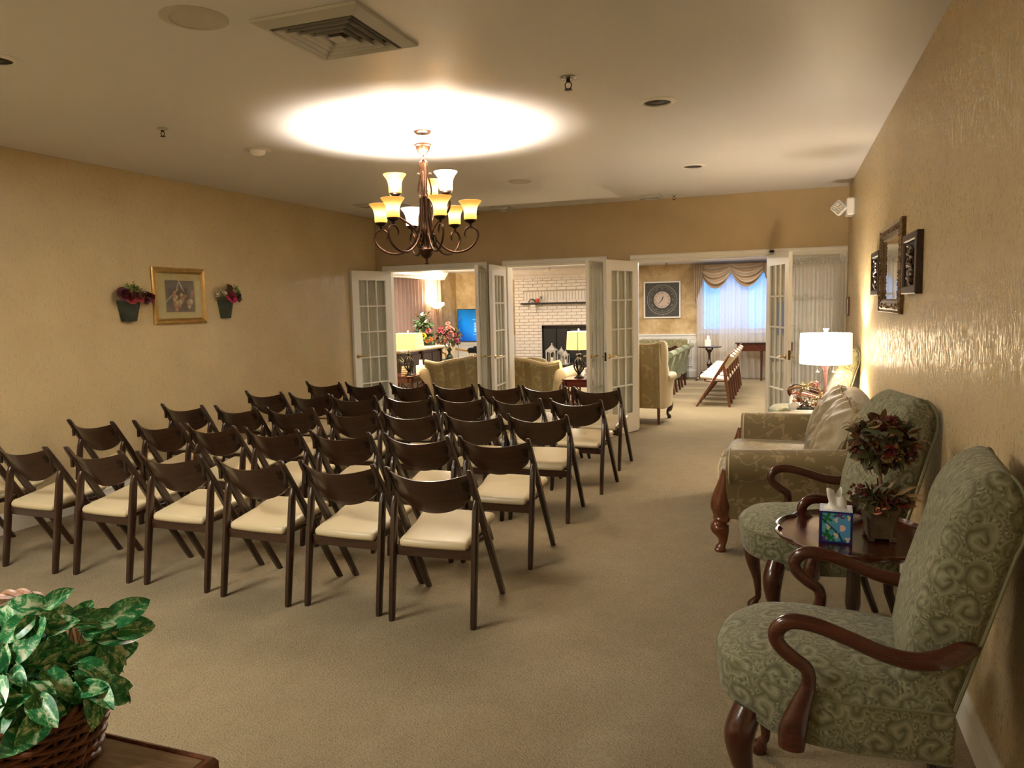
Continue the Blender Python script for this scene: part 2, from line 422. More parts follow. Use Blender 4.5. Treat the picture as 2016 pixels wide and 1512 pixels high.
M['plastic'] = simple('white_plastic', (.82, .80, .78), .25, subsurface=0) if False else simple('white_plastic', (.82, .80, .78), .25)
M['orangep'] = simple('amber_plastic', (.75, .42, .25), .3)
M['clockdark'] = simple('charcoal_board', (.055, .05, .045), .6, var=.1)
M['clockface'] = simple('parchment_face', (.50, .40, .34), .6, var=.05)
M['clockrim'] = simple('whitewashed_scroll', (.22, .215, .19), .6, var=.2, vscale=40)
M['stone'] = simple('tan_stone', (.12, .088, .05), .8, var=.25, vscale=25, bump=.5)
M['pot'] = simple('verdigris_pot', (.050, .060, .040), .6, .3, var=.3, vscale=18)
for k, c in dict(rose_red=(.20, .012, .018), rose_magenta=(.36, .02, .07), rose_dark=(.07, .006, .012), rose_pink=(.62, .13, .15), rose_coral=(.72, .30, .20), rose_white=(.80, .74, .66), yellow=(.80, .62, .06), orange=(.75, .20, .03), berry=(.12, .015, .012)).items():
    M[k] = simple(k+'_petal', c, .6, var=.25, vscale=30)
for k, c in dict(leafg=(.05, .085, .02), leaflime=(.22, .28, .06), leafdull=(.09, .085, .035), leafbrown=(.16, .07, .02), leaftan=(.36, .24, .12), twig=(.22, .13, .07), pale=(.55, .50, .30), moss=(.07, .14, .03)).items():
    M[k] = simple(k, c, .65, var=.25, vscale=30)
M['wick'] = simple('wicker', (.17, .065, .028), .42, var=.45, vscale=26, bump=.3, bscale=90)
M['wick2'] = simple('wicker_handle', (.36, .17, .09), .42, var=.35, vscale=30, bump=.3, bscale=90)
M['hearthm'] = simple('dark_hearth_slate', (.015, .012, .012), .35)
M['lanternm'] = simple('whitewashed_lantern', (.42, .38, .33), .6, var=.15, vscale=20)
M['marble'] = simple('cream_marble', (.52, .43, .28), .35, var=.12, vscale=9)
M['candle'] = simple('cream_candle', (.75, .65, .48), .5)
M['redtable'] = wood('red_lacquer_wood', (.075, .010, .007), (.16, .026, .016), .2, 1, 0, .7)
M['matboard'] = simple('gold_mat_board', (.60, .47, .23), .5, var=.08, vscale=5)
M['outline'] = simple('cream_liner', (.75, .66, .48), .5)
# glass
m = NT('pane_glass'); m.set((1, 1, 1, 1), .02, 0, .5); gl = m.n('ShaderNodeBsdfGlossy'); gl.inputs['Roughness'].default_value = .03; tr = m.n('ShaderNodeBsdfTransparent'); tr.inputs[0].default_value = (.93, .95, .93, 1)
fr = m.n('ShaderNodeLayerWeight'); fr.inputs[0].default_value = .5; mx = m.n('ShaderNodeMixShader'); m.l(m.math('ADD', m.math('MULTIPLY', m.math('POWER', fr.outputs['Facing'], 4), .8), .045, clamp=True), mx.inputs[0]); m.l(tr.outputs[0], mx.inputs[1]); m.l(gl.outputs[0], mx.inputs[2]); m.l(mx.outputs[0], m.out.inputs[0]); M['glass'] = m.m
m = NT('mirror'); m.set((.85, .86, .84, 1), .02, 1); M['mirror'] = m.m
def sheer(name, col, alpha, trans=.5):
    m = NT(name); df = m.n('ShaderNodeBsdfDiffuse'); df.inputs[0].default_value = (*col, 1); tl = m.n('ShaderNodeBsdfTranslucent'); tl.inputs[0].default_value = (*col, 1)
    tp = m.n('ShaderNodeBsdfTransparent'); a = m.n('ShaderNodeMixShader'); a.inputs[0].default_value = trans; m.l(df.outputs[0], a.inputs[1]); m.l(tl.outputs[0], a.inputs[2])
    b = m.n('ShaderNodeMixShader'); 
    thr = m.noise(m.coord(scale=(400, 400, 20)), 1, 1)
    m.l(m.math('ADD', m.math('MULTIPLY', m.math('SUBTRACT', thr, .5), .25), alpha), b.inputs[0]); m.l(tp.outputs[0], b.inputs[1]); m.l(a.outputs[0], b.inputs[2]); m.l(b.outputs[0], m.out.inputs[0]); return m.m
M['sheer'] = sheer('white_sheer', (.85, .82, .78), .70)
M['lace'] = sheer('white_lace', (.92, .90, .85), .86, .35)
M['drape'] = simple('mauve_drape', (.33, .215, .17), .7, var=.08, vscale=4)
M['swag'] = simple('taupe_satin', (.34, .25, .17), .42, var=.08, vscale=6)
M['blind'] = sheer('white_blind', (.70, .72, .75), .80, .6)
# lit shades
def shade(name, stops, strength, tr_=.15, bc=(.85, .75, .55, 1)):
    m = NT(name); tc = m.n('ShaderNodeTexCoord'); sp = m.n('ShaderNodeSeparateXYZ'); m.l(tc.outputs['Generated'], sp.inputs[0])
    c = m.ramp(sp.outputs[2], stops); m.set(bc, .3)
    m.l(c, m.b.inputs['Emission Color']); m.b.inputs['Emission Strength'].default_value = strength
    tl = m.n('ShaderNodeBsdfTranslucent'); tl.inputs[0].default_value = (.95, .75, .45, 1); mx = m.n('ShaderNodeMixShader'); mx.inputs[0].default_value = tr_
    m.l(m.b.outputs[0], mx.inputs[1]); m.l(tl.outputs[0], mx.inputs[2]); m.l(mx.outputs[0], m.out.inputs[0]); return m.m
M['amber'] = shade('amber_glass_shade', [(0, (.75, .42, .05)), (.2, (.85, .62, .14)), (.40, (1, .92, .62)), (.56, (1, .90, .52)), (.74, (.78, .46, .09)), (.9, (.60, .27, .035)), (1, (.55, .25, .04))], .44, .035, (.16, .09, .03, 1))
M['whiteshade'] = shade('white_glass_shade', [(0, (1, .9, .7)), (.3, (1, .97, .88)), (1, (1, .95, .85))], 1.1, .08)
M['drum'] = shade('white_linen_drum', [(0, (1, .93, .80)), (.5, (1, .96, .86)), (1, (1, .93, .80))], 2.3, .25)
M['yshade'] = shade('yellow_parchment_shade', [(0, (1, .70, .26)), (.5, (1, .76, .30)), (1, (1, .72, .28))], .26, .10)
M['torch'] = shade('white_glass_bowl', [(0, (1, .88, .66)), (1, (1, .95, .80))], 2.5, .2)
# ------------------------------------------------------------------ room shell
XR, XL, YF, HC, YB, HB = .619, -5.221, 9.04, 2.74, 15.7, 2.30
XBL, XBR, Y0 = -7.03, 3.2, -3.4
struct(MB().box(XBL-.3, XBR+.3, Y0-.2, YB+.3, -.1, 0).build('floor', M['carpet'], smooth=False))
struct(MB().box(XL-.2, XR+.2, Y0-.2, YF+.1, HC, HC+.12).build('ceiling', M['ceiling'], smooth=False))
struct(MB().box(XBL-.2, XBR+.2, YF+.15, YB+.2, HB, HB+.12).build('ceiling_beyond', M['ceiling'], smooth=False))
struct(MB().box(XR, XR+.15, Y0, YF, 0, HC).build('wall_right', M['wallpaper'], smooth=False))
struct(MB().box(XL-.15, XL, Y0, YF, 0, HC).build('wall_left', M['wallpaper'], smooth=False))
struct(MB().box(XL-.15, XR+.15, Y0-.15, Y0, 0, HC).build('wall_near', M['wallpaper'], smooth=False))
wf = MB()
wf.box(XL-.15, XR+.15, YF, YF+.15, 2.035, HC)
for a, b in ((XL-.15, -5.06), (-3.66, -3.33), (-2.11, -1.70), (-.20, -.13), (XR-.01, XR+.15)): wf.box(a, b, YF, YF+.15, 0, 2.035)
struct(wf.build('wall_far', M['header_paint'], smooth=False))
wb = MB()
wb.box(XBL-.15, -1.62, YB, YB+.15, 0, HB+.01); wb.box(-.28, XBR+.15, YB, YB+.15, 0, HB+.01)
wb.box(-1.62, -.28, YB, YB+.15, 0, .93); wb.box(-1.62, -.28, YB, YB+.15, 2.12, HB+.01)
struct(wb.build('wall_back', M['faux'], smooth=False))
struct(MB().box(XBL-.15, XBL, YF+.15, YB, 0, HB+.01).build('wall_beyond_left', M['faux'], smooth=False))
struct(MB().box(XBR, XBR+.15, YF+.15, YB, 0, HB+.01).build('wall_beyond_right', M['faux'], smooth=False))
struct(MB().box(XBL-.15, XL-.16, YF+.0, YF+.15, 0, HB+.01).box(XR+.16, XBR+.15, YF, YF+.15, 0, HB+.01).build('wall_beyond_near', M['faux'], smooth=False))
# baseboards
def base_prof(h=.14):
    return [(0, 0), (.016, 0), (.016, h-.03), (.011, h-.018), (.006, h), (0, h)]
def extr(mb, prof, p0, p1, nrm):
    """sweep a (depth, z) profile along a straight floor line p0->p1"""
    s = [[(p[0]+nrm[0]*d, p[1]+nrm[1]*d, p[2]+z) for d, z in prof] for p in (p0, p1)]
    return mb.loft(s)
struct(extr(MB(), base_prof(.15), (XR, Y0, 0), (XR, YF, 0), (-1, 0)).build('baseboard_right', M['white'], smooth=False))
struct(extr(MB(), base_prof(.15), (XL, Y0, 0), (XL, YF, 0), (1, 0)).build('baseboard_left', M['white'], smooth=False))
struct(extr(MB(), base_prof(.15), (XL, YF, 0), (-5.06, YF, 0), (0, -1)).build('baseboard_far', M['white'], smooth=False))
# casings around the openings
casp = [(0, 0), (.018, 0), (.024, .012), (.018, .03), (.018, .055), (.01, .07), (0, .072)]
def casing(i, x0, x1):
    m = MB()
    m.loft([[(x, YF-d, 2.033+z) for d, z in casp] for x in (x0-.07, x1+.07)])
    for sx, x in ((-1, x0), (1, x1)):
        m.loft([[(x+sx*z, YF-d, zz) for d, z in casp] for zz in (0, 2.033)])
    m.box(x0-.005, x1+.005, YF+.001, YF+.16, 2.022, 2.036)
    m.box(x0-.012, x0, YF+.001, YF+.16, 0, 2.03); m.box(x1, x1+.012, YF+.001, YF+.16, 0, 2.03)
    struct(m.build('trim_%d' % i, M['white'], smooth=False))
OPEN = [(-5.045, -3.67), (-3.32, -2.12), (-1.69, -.21), (-.12, .545)]
for i, (a, b) in enumerate(OPEN): casing(i+1, a, b)
# back room wainscot, chair rail, panels, crown
def back_seg(k, x0, x1):
    m = MB(); m.box(x0, x1, YB-.012, YB, .15, .78)
    n = max(1, round((x1-x0)/.62)); w = (x1-x0)/n
    for i in range(n):
        a, b = x0+i*w+.07, x0+(i+1)*w-.07
        for q in ((a, b, .68, .70), (a, b, .22, .24)): m.box(q[0], q[1], YB-.026, YB-.012, q[2], q[3])
        for q in (a, b-.02): m.box(q, q+.02, YB-.026, YB-.012, .24, .68)
    extr(m, base_prof(.16), (x0, YB-.012, 0), (x1, YB-.012, 0), (0, -1))
    extr(m, [(0, 0), (.02, .005), (.02, .03), (.028, .04), (.02, .05), (.03, .07), (.045, .09), (.045, .11), (0, .115)], (x0, YB-.001, .775), (x1, YB-.001, .775), (0, -1))
    struct(m.build('trim_%d' % k, M['white2'], smooth=False))
back_seg(5, XBL+.02, -5.58); back_seg(6, -3.0, -1.72); back_seg(7, .7, XBR-.02)
m = MB(); m.box(XBL, XBL+.012, YF+.2, YB-.03, .0, .78); extr(m, [(0, 0), (.02, .005), (.02, .03), (.028, .04), (.02, .05), (.03, .07), (.045, .09), (.045, .11), (0, .115)], (XBL, YF+.2, .775), (XBL, YB-.06, .775), (1, 0))
struct(m.build('trim_8', M['white2'], smooth=False))

# ------------------------------------------------------------------ french doors
DH = 2.02
def door_proto(L):
    pass
pane_cache = {}
def french(i, hinge, ang, L, cside, label, handle=True, lace=True):
    d = bpy.data.objects.new('door_%d' % i, None); COL.objects.link(d); d['kind'] = 'structure'
    d['label'] = label
    d.location = (hinge[0], hinge[1], .008); d.rotation_euler = (0, 0, R_(ang))
    st, tr_, br, mw = .105, .12, .23, .022
    f = MB(); t = .02
    f.box(0, st, -t, t, 0, DH); f.box(L-st, L, -t, t, 0, DH); f.box(st, L-st, -t, t, DH-tr_, DH); f.box(st, L-st, -t, t, 0, br)
    f.build('frame', M['white'], d, smooth=False)
    gw, gh = L-2*st, DH-tr_-br
    mu = MB()
    for k in (1, 2):
        x = st+gw*k/3; mu.loft([[(x-mw/2, -.004, z), (x-mw/2*.4, -.015, z), (x+mw/2*.4, -.015, z), (x+mw/2, -.004, z), (x+mw/2, .004, z), (x+mw/2*.4, .015, z), (x-mw/2*.4, .015, z), (x-mw/2, .004, z)] for z in (br, DH-tr_)])
    for k in range(1, 5):
        z = br+gh*k/5; mu.loft([[(x, -.004, z-mw/2), (x, -.016, z-mw/5), (x, -.016, z+mw/5), (x, -.004, z+mw/2), (x, .004, z+mw/2), (x, .016, z+mw/5), (x, .016, z-mw/5), (x, .004, z-mw/2)] for x in (st, L-st)])
    for s in (-1, 1):   # glazing bead round the opening
        for q in ((st, st+.008, br, DH-tr_), (L-st-.008, L-st, br, DH-tr_)): mu.box(q[0], q[1], min(s*.004, s*.016), max(s*.004, s*.016), q[2], q[3])
    mu.build('muntin', M['white'], d, smooth=False)
    key = round(L, 3)
    pw, ph = gw/3-mw*.8, gh/5-mw*.8
    for c in range(3):
        for r in range(5):
            if key not in pane_cache:
                o = MB().box(-pw/2, pw/2, -.0015, .0015, -ph/2, ph/2).build('pane', M['glass'], d, smooth=False); pane_cache[key] = o.data
            else:
                o = bpy.data.objects.new('pane', pane_cache[key]); COL.objects.link(o); o.parent = d
            o.location = (st+gw*(c+.5)/3, 0, br+gh*(r+.5)/5)
    if lace:
        y0 = cside*.034; w0 = rnd.random()*6
        def fn(u, v):
            x = st-.03+(gw+.06)*u; z = br-.03+(gh+.10)*v
            a = .0075*(.5+.5*(1-abs(v-.97)*1.0))
            y = y0+a*sin(u*2*pi*19+w0+sin(v*3)*.8)+.003*sin(u*71+v*4)
            if v > .985: y += cside*.004
            return (x, y, z)
        MB().grid(fn, 150, 12).build('sheer_curtain', M['lace'], d)
        MB().tube([(st-.05, cside*.032, DH-tr_+.045), (L-st+.05, cside*.032, DH-tr_+.045)], .005, 6).build('curtain_rod', M['brass'], d)
    if handle:
        for s in (-1, 1):
            h = MB(); x, z = L-.05, .93
            h.lathe([(0, 0), (.024, 0), (.027, .003), (.02, .008), (.011, .012), (.009, .045), (.012, .05), (0, .052)], M=T(x, s*t, z, rx=-s*pi/2), n=14)
            h.tube(crv([(x, s*(t+.047), z), (x-.035, s*(t+.05), z+.006), (x-.075, s*(t+.048), z-.004), (x-.105, s*(t+.05), z+.008)], 5), crs([.009, .008, .007, .009], 5), 8)
            h.build('door_handle', M['brass'], d)
    hp = MB()
    for z in (.25, 1.0, 1.75): hp.box(-.004, .003, -.012, .012, z, z+.08); hp.tube([(-.004, 0, z-.004), (-.004, 0, z+.084)], .006, 6)
    hp.build('hinge', M['brass'], d)
    if i == 6: MB().box(L-.001, L+.003, -.014, .014, .90, 1.0).build('latch_plate', M['brass'], d, smooth=False)
    if i == 5: MB().box(L-.001, L+.003, -.012, .012, .88, .98).build('latch_plate', M['bracket'], d, smooth=False)
    return d
french(1, (-4.99, 9.0), 252, .67, -1, 'white french door leaf folded back toward the left wall')
french(2, (-3.637, 9.0), 284.5, .67, 1, 'white french door leaf seen edge on, left one of the middle pair')
french(3, (-3.354, 9.0), 275.7, .65, -1, 'white french door leaf, right one of the middle pair, panes showing')
french(4, (-2.093, 9.0), 267.5, .64, 1, 'white french door leaf seen edge on beside the wide open one')
french(5, (-1.682, 9.0), 249.5, .68, -1, 'white french door leaf standing wide open behind the chairs')
french(6, (-.197, 9.0), 290, .67, 1, 'white french door leaf opened toward the lamp at right')
french(7, (-.115, 9.09), 0, .66, 1, 'closed white french door leaf behind the gathered sheer at right', handle=False, lace=False)
# gathered sheer in front of the closed leaf
t = thing('sheer_curtain', 'floor length white sheer gathered over the closed door at right', 'curtain', (.07, 8.99, 0))
def fn(u, v):
    x = .52*u; a = .012+.008*(1-v)
    return (x, a*sin(u*2*pi*13+sin(u*9)*1.2+.4*sin(v*3+u*8)), .03+1.93*v)
MB().grid(fn, 190, 24).build('panel', M['sheer'], t)
def fn(u, v): return (.52*u, -.012+.010*sin(u*2*pi*30+v*9+2*sin(u*17)), 1.93+.055*v)
MB().grid(fn, 200, 6).build('ruffle', M['lace'], t)
MB().tube([(-.012, -.0, 1.945), (.53, 0, 1.945)], .006, 8).build('rod', M['white2'], t)

# ------------------------------------------------------------------ folding chairs
def folding_chair(name, wz, wx, seat_m, back_m, padded=False):
    t = thing(name, None, 'chair')
    my = lambda z: -.235+.47*z/.78
    for s in (-1, 1):
        x = s*.2145
        # long leg running from the front foot up to the top of the back
        secs = []
        for z, w, dp in ((0, .013, .016), (.02, .015, .018), (.45, .016, .024), (.62, .015, .021), (.75, .013, .016), (.768, .0115, .014), (.775, .008, .009)):
            y = my(z); secs.append([(x-w, y-dp*.6, z), (x-w*.6, y-dp, z), (x+w*.6, y-dp, z), (x+w, y-dp*.6, z), (x+w, y+dp*.6, z), (x+w*.6, y+dp, z), (x-w*.6, y+dp, z), (x-w, y+dp*.6, z)])
        MB().loft(secs).build('leg', wz, t)
        secs = []
        for z, w, dp in ((0, .0125, .015), (.02, .0145, .017), (.42, .015, .022), (.56, .0145, .020), (.61, .013, .011), (.625, .011, .005)):
            y = .232-.088*z/.62; secs.append([(x-w, y-dp*.6, z), (x-w*.6, y-dp, z), (x+w*.6, y-dp, z), (x+w, y-dp*.6, z), (x+w, y+dp*.6, z), (x+w*.6, y+dp, z), (x-w*.6, y+dp, z), (x-w, y+dp*.6, z)])
        MB().loft(secs).build('leg', wz, t)
        # side rail under the seat
        MB().bbox(x-s*.030-.008, x-s*.030+.008, -.12, .17, .365, .390, .003).build('side_rail', wx, t, smooth=False)
    MB().bbox(-.2, .2, .158, .180, .318, .368, .003).build('rear_rail', wx, t, smooth=False)
    MB().bbox(-.185, .185, -.135, -.115, .372, .405, .003).build('front_rail', wx, t, smooth=False)
    # curved back panel
    hw = .202
    th = .007 if not padded else .017
    def P(u, v, side):
        x = -hw+2*hw*u; q = max(0, 1-(x/hw)**2)
        zt = .750-.030*q; zb = .665-.128*q**.5 if q > 0 else .665
        z = zb+(zt-zb)*v
        e = min(1, 4*min(u, 1-u)+.25)*min(1, 5*min(v, 1-v)+.35) if padded else 1
        return (x, my(z)+.072*q+side*th*e-.002, z)
    b = MB(); nu, nv = 25, 7
    secs = []
    for i in range(nu):
        u = i/(nu-1); secs.append([P(u, j/(nv-1), 1) for j in range(nv)]+[P(u, j/(nv-1), -1) for j in range(nv-1, -1, -1)])
    b.loft(secs); bk_ = b.build('backrest', back_m, t, ang=50)
    if not padded:
        for s in (-1, 1):
            g = MB()
            for x0, x1, dy in ((.168, .199, .0095), (.199, .206, .009)):
                pass
            pts = [(.200, .655), (.188, .652), (.180, .662), (.171, .664), (.169, .675), (.176, .684), (.168, .694), (.171, .706), (.181, .712), (.200, .716)]
            def pl(px, pz, off):
                q = 1-(px/hw)**2; return (s*px, my(pz)+.072*q+off, pz)
            A = [pl(px, pz, .0055) for px, pz in pts]; B = [pl(px, pz, .0085) for px, pz in pts]
            g.loft([A, B] if s > 0 else [B, A])
            for k in range(3):
                z = .664+.022*k; c = pl(.186, z, .0085); g.lathe([(0, 0), (.003, 0), (.0025, .0015), (0, .002)], M=T(*c, rx=-pi/2), n=8)
            g.box(s*.2145-.009, s*.2145+.009, my(.69)+.012, my(.69)+.0225, .645, .725, None)
            g.build('hinge_bracket', M['bracket'], bk_, smooth=False)
    # seat pad
    def wp(p):
        k = (p.y+.205)/.41       # 0 front, 1 rear
        w = .99+.10*max(0, min(1, (.42-k)/.3))-.03*max(0, k-.6)
        x = p.x*w
        z = p.z-.055*k+.010*(1-(x/.21)**2)*(1-(2*k-1)**2)*(1 if p.z > .43 else .2)
        y = p.y+(.014*(x/.2)**2 if k < .5 else -.014*(x/.2)**2)*1
        return (x, y, z)
    MB().rbox(-.186, .186, -.205, .205, .418, .462, .022, 4, 8, wp).build('seat', seat_m, t, ang=80)
    return t
CHAIR = folding_chair('folding_chair', M['walnut_z'], M['walnut'], M['vinyl'], M['walnut'])
ROWS = [  # feet position of the right post of each chair, aisle first (x, y of post tops)
 ('in the nearest row', [(-1.39, 3.19), (-1.91, 3.20), (-2.43, 3.165), (-2.99, 3.20), (-3.54, 3.19), (-4.11, 3.18), (-4.66, 3.18)]),
 ('in the second row', [(-1.39, 4.05), (-1.89, 4.03), (-2.44, 4.05), (-2.97, 4.05), (-3.51, 4.09), (-4.02, 4.13), (-4.57, 4.07)]),
 ('in the middle row', [(-1.43, 5.00), (-1.905, 4.94), (-2.42, 4.95), (-2.93, 4.96), (-3.51, 5.00), (-4.02, 4.95), (-4.58, 4.975)]),
 ('in the fourth row back', [(-1.39, 5.86), (-1.90, 5.86), (-2.43, 5.91), (-2.905, 5.87), (-3.43, 5.82), (-3.965, 5.90), (-4.52, 5.95)]),
 ('in the farthest row', [(-1.43, 6.75), (-1.95, 6.79), (-2.43, 6.84), (-2.93, 6.87), (-3.43, 6.85), (-3.97, 6.87), (-4.47, 6.87)])]
ORD = ['at the aisle end', 'second from the aisle', 'third from the aisle', 'fourth from the aisle', 'fifth from the aisle', 'sixth from the aisle', 'against the left wall']
YAWS = [[3, -1, -2, 0, -2, -1, 0], [0, -2, -1, -3, -4, -3, -1], [1, -1, 1, 0, 1, -5, -1], [-4, -4, 0, 2, 3, -2, -4], [-3, -4, -4, -1, -5, -3, -4]]
first = True
for ri, (rn, ps) in enumerate(ROWS):
    for ci, (px, py) in enumerate(ps):
        a = R_(YAWS[ri][ci])
        # post top offset in chair space (front = -y): x +-.2145, y .165 ; chair turned by 180deg + a
        lx, ly = -.2145, .228
        rz = pi+a
        wx_, wy_ = lx*cos(rz)-ly*sin(rz), lx*sin(rz)+ly*cos(rz)
        lab = 'dark walnut folding chair with cream seat %s, %s' % (rn, ORD[ci])
        loc = (px-wx_, py-wy_, 0)
        if first:
            CHAIR.location = loc; CHAIR.rotation_euler = (0, 0, rz); CHAIR['label'] = lab; CHAIR['group'] = 'rows of dark folding chairs'; first = False
        else: dup(CHAIR, loc, rz, lab, 'rows of dark folding chairs')
# folding chairs of the room beyond, cream backs, facing left
CH2 = folding_chair('folding_chair', M['cherry'], M['cherry'], M['cream_pad'], M['cream_pad'], True)
for k in range(6):
    lab = 'reddish folding chair with cream padded back beyond the doors, ' + ['nearest of its row', 'second of its row', 'third of its row', 'fourth of its row', 'fifth of its row', 'farthest of its row'][k]
    loc = (-.99, 11.48+.5*k, 0)
    if k == 0: CH2.location = loc; CH2.rotation_euler = (0, 0, -pi/2); CH2['label'] = lab; CH2['group'] = 'cream backed folding chairs beyond the doors'
    else: dup(CH2, loc, -pi/2, lab, 'cream backed folding chairs beyond the doors')

# ------------------------------------------------------------------ green paisley armchairs (front = -y)
def cabriole(mb, x, y, h, sx, out=.03):
    pts = crv([(x, y, h), (x+sx*out*.8, y-out*.8, h-.07), (x+sx*out*.6, y-out*.7, h-.14), (x+sx*.002, y-.002, h*.42), (x-sx*.004, y+.004, h*.2), (x+sx*.004, y-.006, .05), (x+sx*.014, y-.018, .022), (x+sx*.014, y-.018, 0)], 5)
    mb.tube(pts, crs([.040, .043, .034, .021, .0155, .017, .027, .022], 5), 12)
def armchair(name):
    t = thing(name, None, 'armchair')
    # seat
    def hw(y):
        if y < -.02: return .285*max(0, 1-((-.02-y)/.39)**2.6)**(1/2.6)
        return .285-.045*((y+.02)/.24)
    ys = [-.41, -.408, -.40, -.383, -.355, -.31, -.24, -.18, -.10, -.02, .06, .14, .205]
    cont = [(hw(y), y) for y in ys]; full = [(-x, y) for x, y in reversed(cont)]+cont[1:]     # from rear-left round the front to rear-right
    full = full[:]
    n = len(full); cx, cy = 0, -.06
    def ring(sc, z, dz=None, dy=0):
        return [((x-cx)*sc+cx, (y-cy)*sc+cy+dy, z+(dz(x, y) if dz else 0)) for x, y in full]
    pipe = lambda x, y: .012*max(0, min(1, (-y-.1)/.2))
    low = lambda x, y: .035*max(0, min(1, (-y-.22)/.14))
    secs = [ring(.93, .345, low), ring(.975, .352, low), ring(.985, .40, low), ring(1.0, .45), ring(1.005, .485, pipe), ring(1.0, .497, pipe), ring(.975, .512, pipe), ring(.90, .532, pipe), ring(.75, .549), ring(.5, .56), ring(.25, .565), ring(.05, .566)]
    seat_ = MB().loft(secs).build('seat', M['paisley'], t, uv=True, ang=75)
    MB().tube(ring(1.006, .491, pipe), .0045, 6).build('seat_piping', M['greenwelt'], seat_)
    MB().tube(ring(.965, .353, low), .004, 6).build('seat_piping', M['greenwelt'], seat_)
    # back
    def front(z): return .055+.045*((z-.40)/.3) if z < .7 else .10+.085*((z-.7)/.3)
    def rear(z): return .20+.165*max(0, (z-.45))/.62
    bs = []
    prof = [(.40, .232), (.45, .238), (.55, .245), (.70, .25), (.80, .253)]+[(.86+.245*sin(pi/2*q/13), .253*(1-.30*sin(pi/2*q/13)**7)) for q in range(14)]
    for z, w in prof:
        y0, y1 = front(z), rear(z)
        if z > .94:
            k = sqrt(max(0.0, 1-((z-.94)/.165)**2)); c = (front(.94)+rear(.94))/2+.25*(z-.94); h = (rear(.94)-front(.94))/2*1.05; y0, y1 = c-h*k, c+h*k
        r = min(.045, (y1-y0)/2*.9); pts = []
        for (qx, qy, a0) in ((w-r, y0+r, -90), (w-r, y1-r, 0), (-w+r, y1-r, 90), (-w+r, y0+r, 180)):
            for k in range(5): a = R_(a0+22.5*k); pts.append((qx+r*cos(a), qy+r*sin(a), z))
        # extra points on the long front face for a soft crown
        bs.append(pts)
    back_ = MB().loft(bs).build('backrest', M['paisley'], t, uv=True, ang=75)
    for s in (-1, 1):
        MB().tube([(s*w*.985, rear(z)-.004 if z <= .94 else (front(.94)+rear(.94))/2+.25*(z-.94)+(rear(.94)-front(.94))/2*sqrt(max(0, 1-((z-.94)/.165)**2)), z) for z, w in prof[:-2]], .0045, 6).build('back_piping', M['greenwelt'], back_)
    # lower rear frame upholstery
    MB().rbox(-.235, .235, .12, .215, .335, .47, .02, 3, 2).build('rear_rail', M['paisley'], t, uv=True)
    # arms: goose neck
    for s in (-1, 1):
        x = s*.297
        sup = crv([(x, -.172, .345), (x, -.168, .40), (x, -.150, .47), (x, -.132, .53), (x, -.138, .572), (x, -.172, .596), (x, -.206, .625), (x, -.215, .655), (x, -.198, .684), (x, -.165, .697), (x, -.11, .692), (x, -.04, .672), (x, .04, .646), (x, .11, .638), (x*.985, .17, .652), (x*.93, .215, .672), (x*.86, .245, .675)], 5)
        rr = crs([.034, .036, .026, .019, .019, .020, .020, .021, .022, .022, .021, .021, .022, .024, .026, .026, .014], 5)
        g = MB(); g.tube(sup, rr, 12, flat=.72, side=(1, 0, 0)); g.build('arm', M['mahog'], t, ang=60)
    for s in (-1, 1):
        g = MB(); cabriole(g, s*.205, -.295, .385, s, .026); g.build('leg', M['mahog_z'], t)
        MB().tube([(s*.20, .17, .37), (s*.20, .18, .26), (s*.205, .225, .12), (s*.21, .27, 0)], [.022, .021, .018, .016], 8).build('leg', M['darkwood'], t)
    return t
AC = armchair('armchair'); AC.location = (.225, 2.316, 0); AC.rotation_euler = (0, 0, R_(-95))
AC['label'] = 'green paisley armchair with red mahogany arms nearest the camera'; AC['group'] = 'green paisley armchairs along the right wall'
dup(AC, (.215, 3.685, 0), R_(-77), 'green paisley armchair between the tea table and the gold loveseat', 'green paisley armchairs along the right wall')
dup(AC, (.262, 7.46, 0), R_(-88), 'green paisley armchair behind the lit drum shade lamp', 'green paisley armchairs along the right wall')

# ------------------------------------------------------------------ tea table with scalloped tray top
t = thing('tea_table', 'dark mahogany tea table with scalloped tray top between the armchairs', 'table', (.262, 3.15, 0))
def scal(a): return 1+.028*abs(sin(a*5))**.6-.02*(abs(cos(a*5))**8)
secs = []
for r, z in ((.02, .598), (.20, .598), (.275, .602), (.290, .612), (.298, .622), (.298, .630), (.290, .632), (.284, .626), (.276, .619), (.20, .618), (.02, .618)):
    k = min(1, max(0, (r-.2)/.07)); secs.append([(r*(1+(scal(2*pi*j/120)-1)*k)*cos(2*pi*j/120)*.97, r*(1+(scal(2*pi*j/120)-1)*k)*sin(2*pi*j/120)*1.08, z) for j in range(120)])
MB().loft(secs).build('tray_top', M['mahog'], t)
MB().lathe([(.0, .15), (.03, .15), (.045, .17), (.052, .20), (.040, .24), (.022, .27), (.024, .30), (.030, .34), (.026, .42), (.021, .50), (.026, .54), (.042, .56), (.10, .585), (.11, .599), (0, .599)], n=20).build('pedestal', M['darkwood'], t)
for k in range(3):
    a = R_(75+120*k); g = MB()
    g.tube(crv([(.02*cos(a), .02*sin(a), .20), (.10*cos(a), .10*sin(a), .215), (.19*cos(a), .19*sin(a), .11), (.25*cos(a), .25*sin(a), .035), (.29*cos(a), .29*sin(a), .018)], 5), crs([.03, .028, .022, .016, .021], 5), 10, flat=.8)
    g.lathe([(0, 0), (.022, 0), (.026, .01), (.018, .022), (0, .028)], (.29*cos(a), .29*sin(a), 0), 12)
    g.build('leg', M['darkwood'], t)

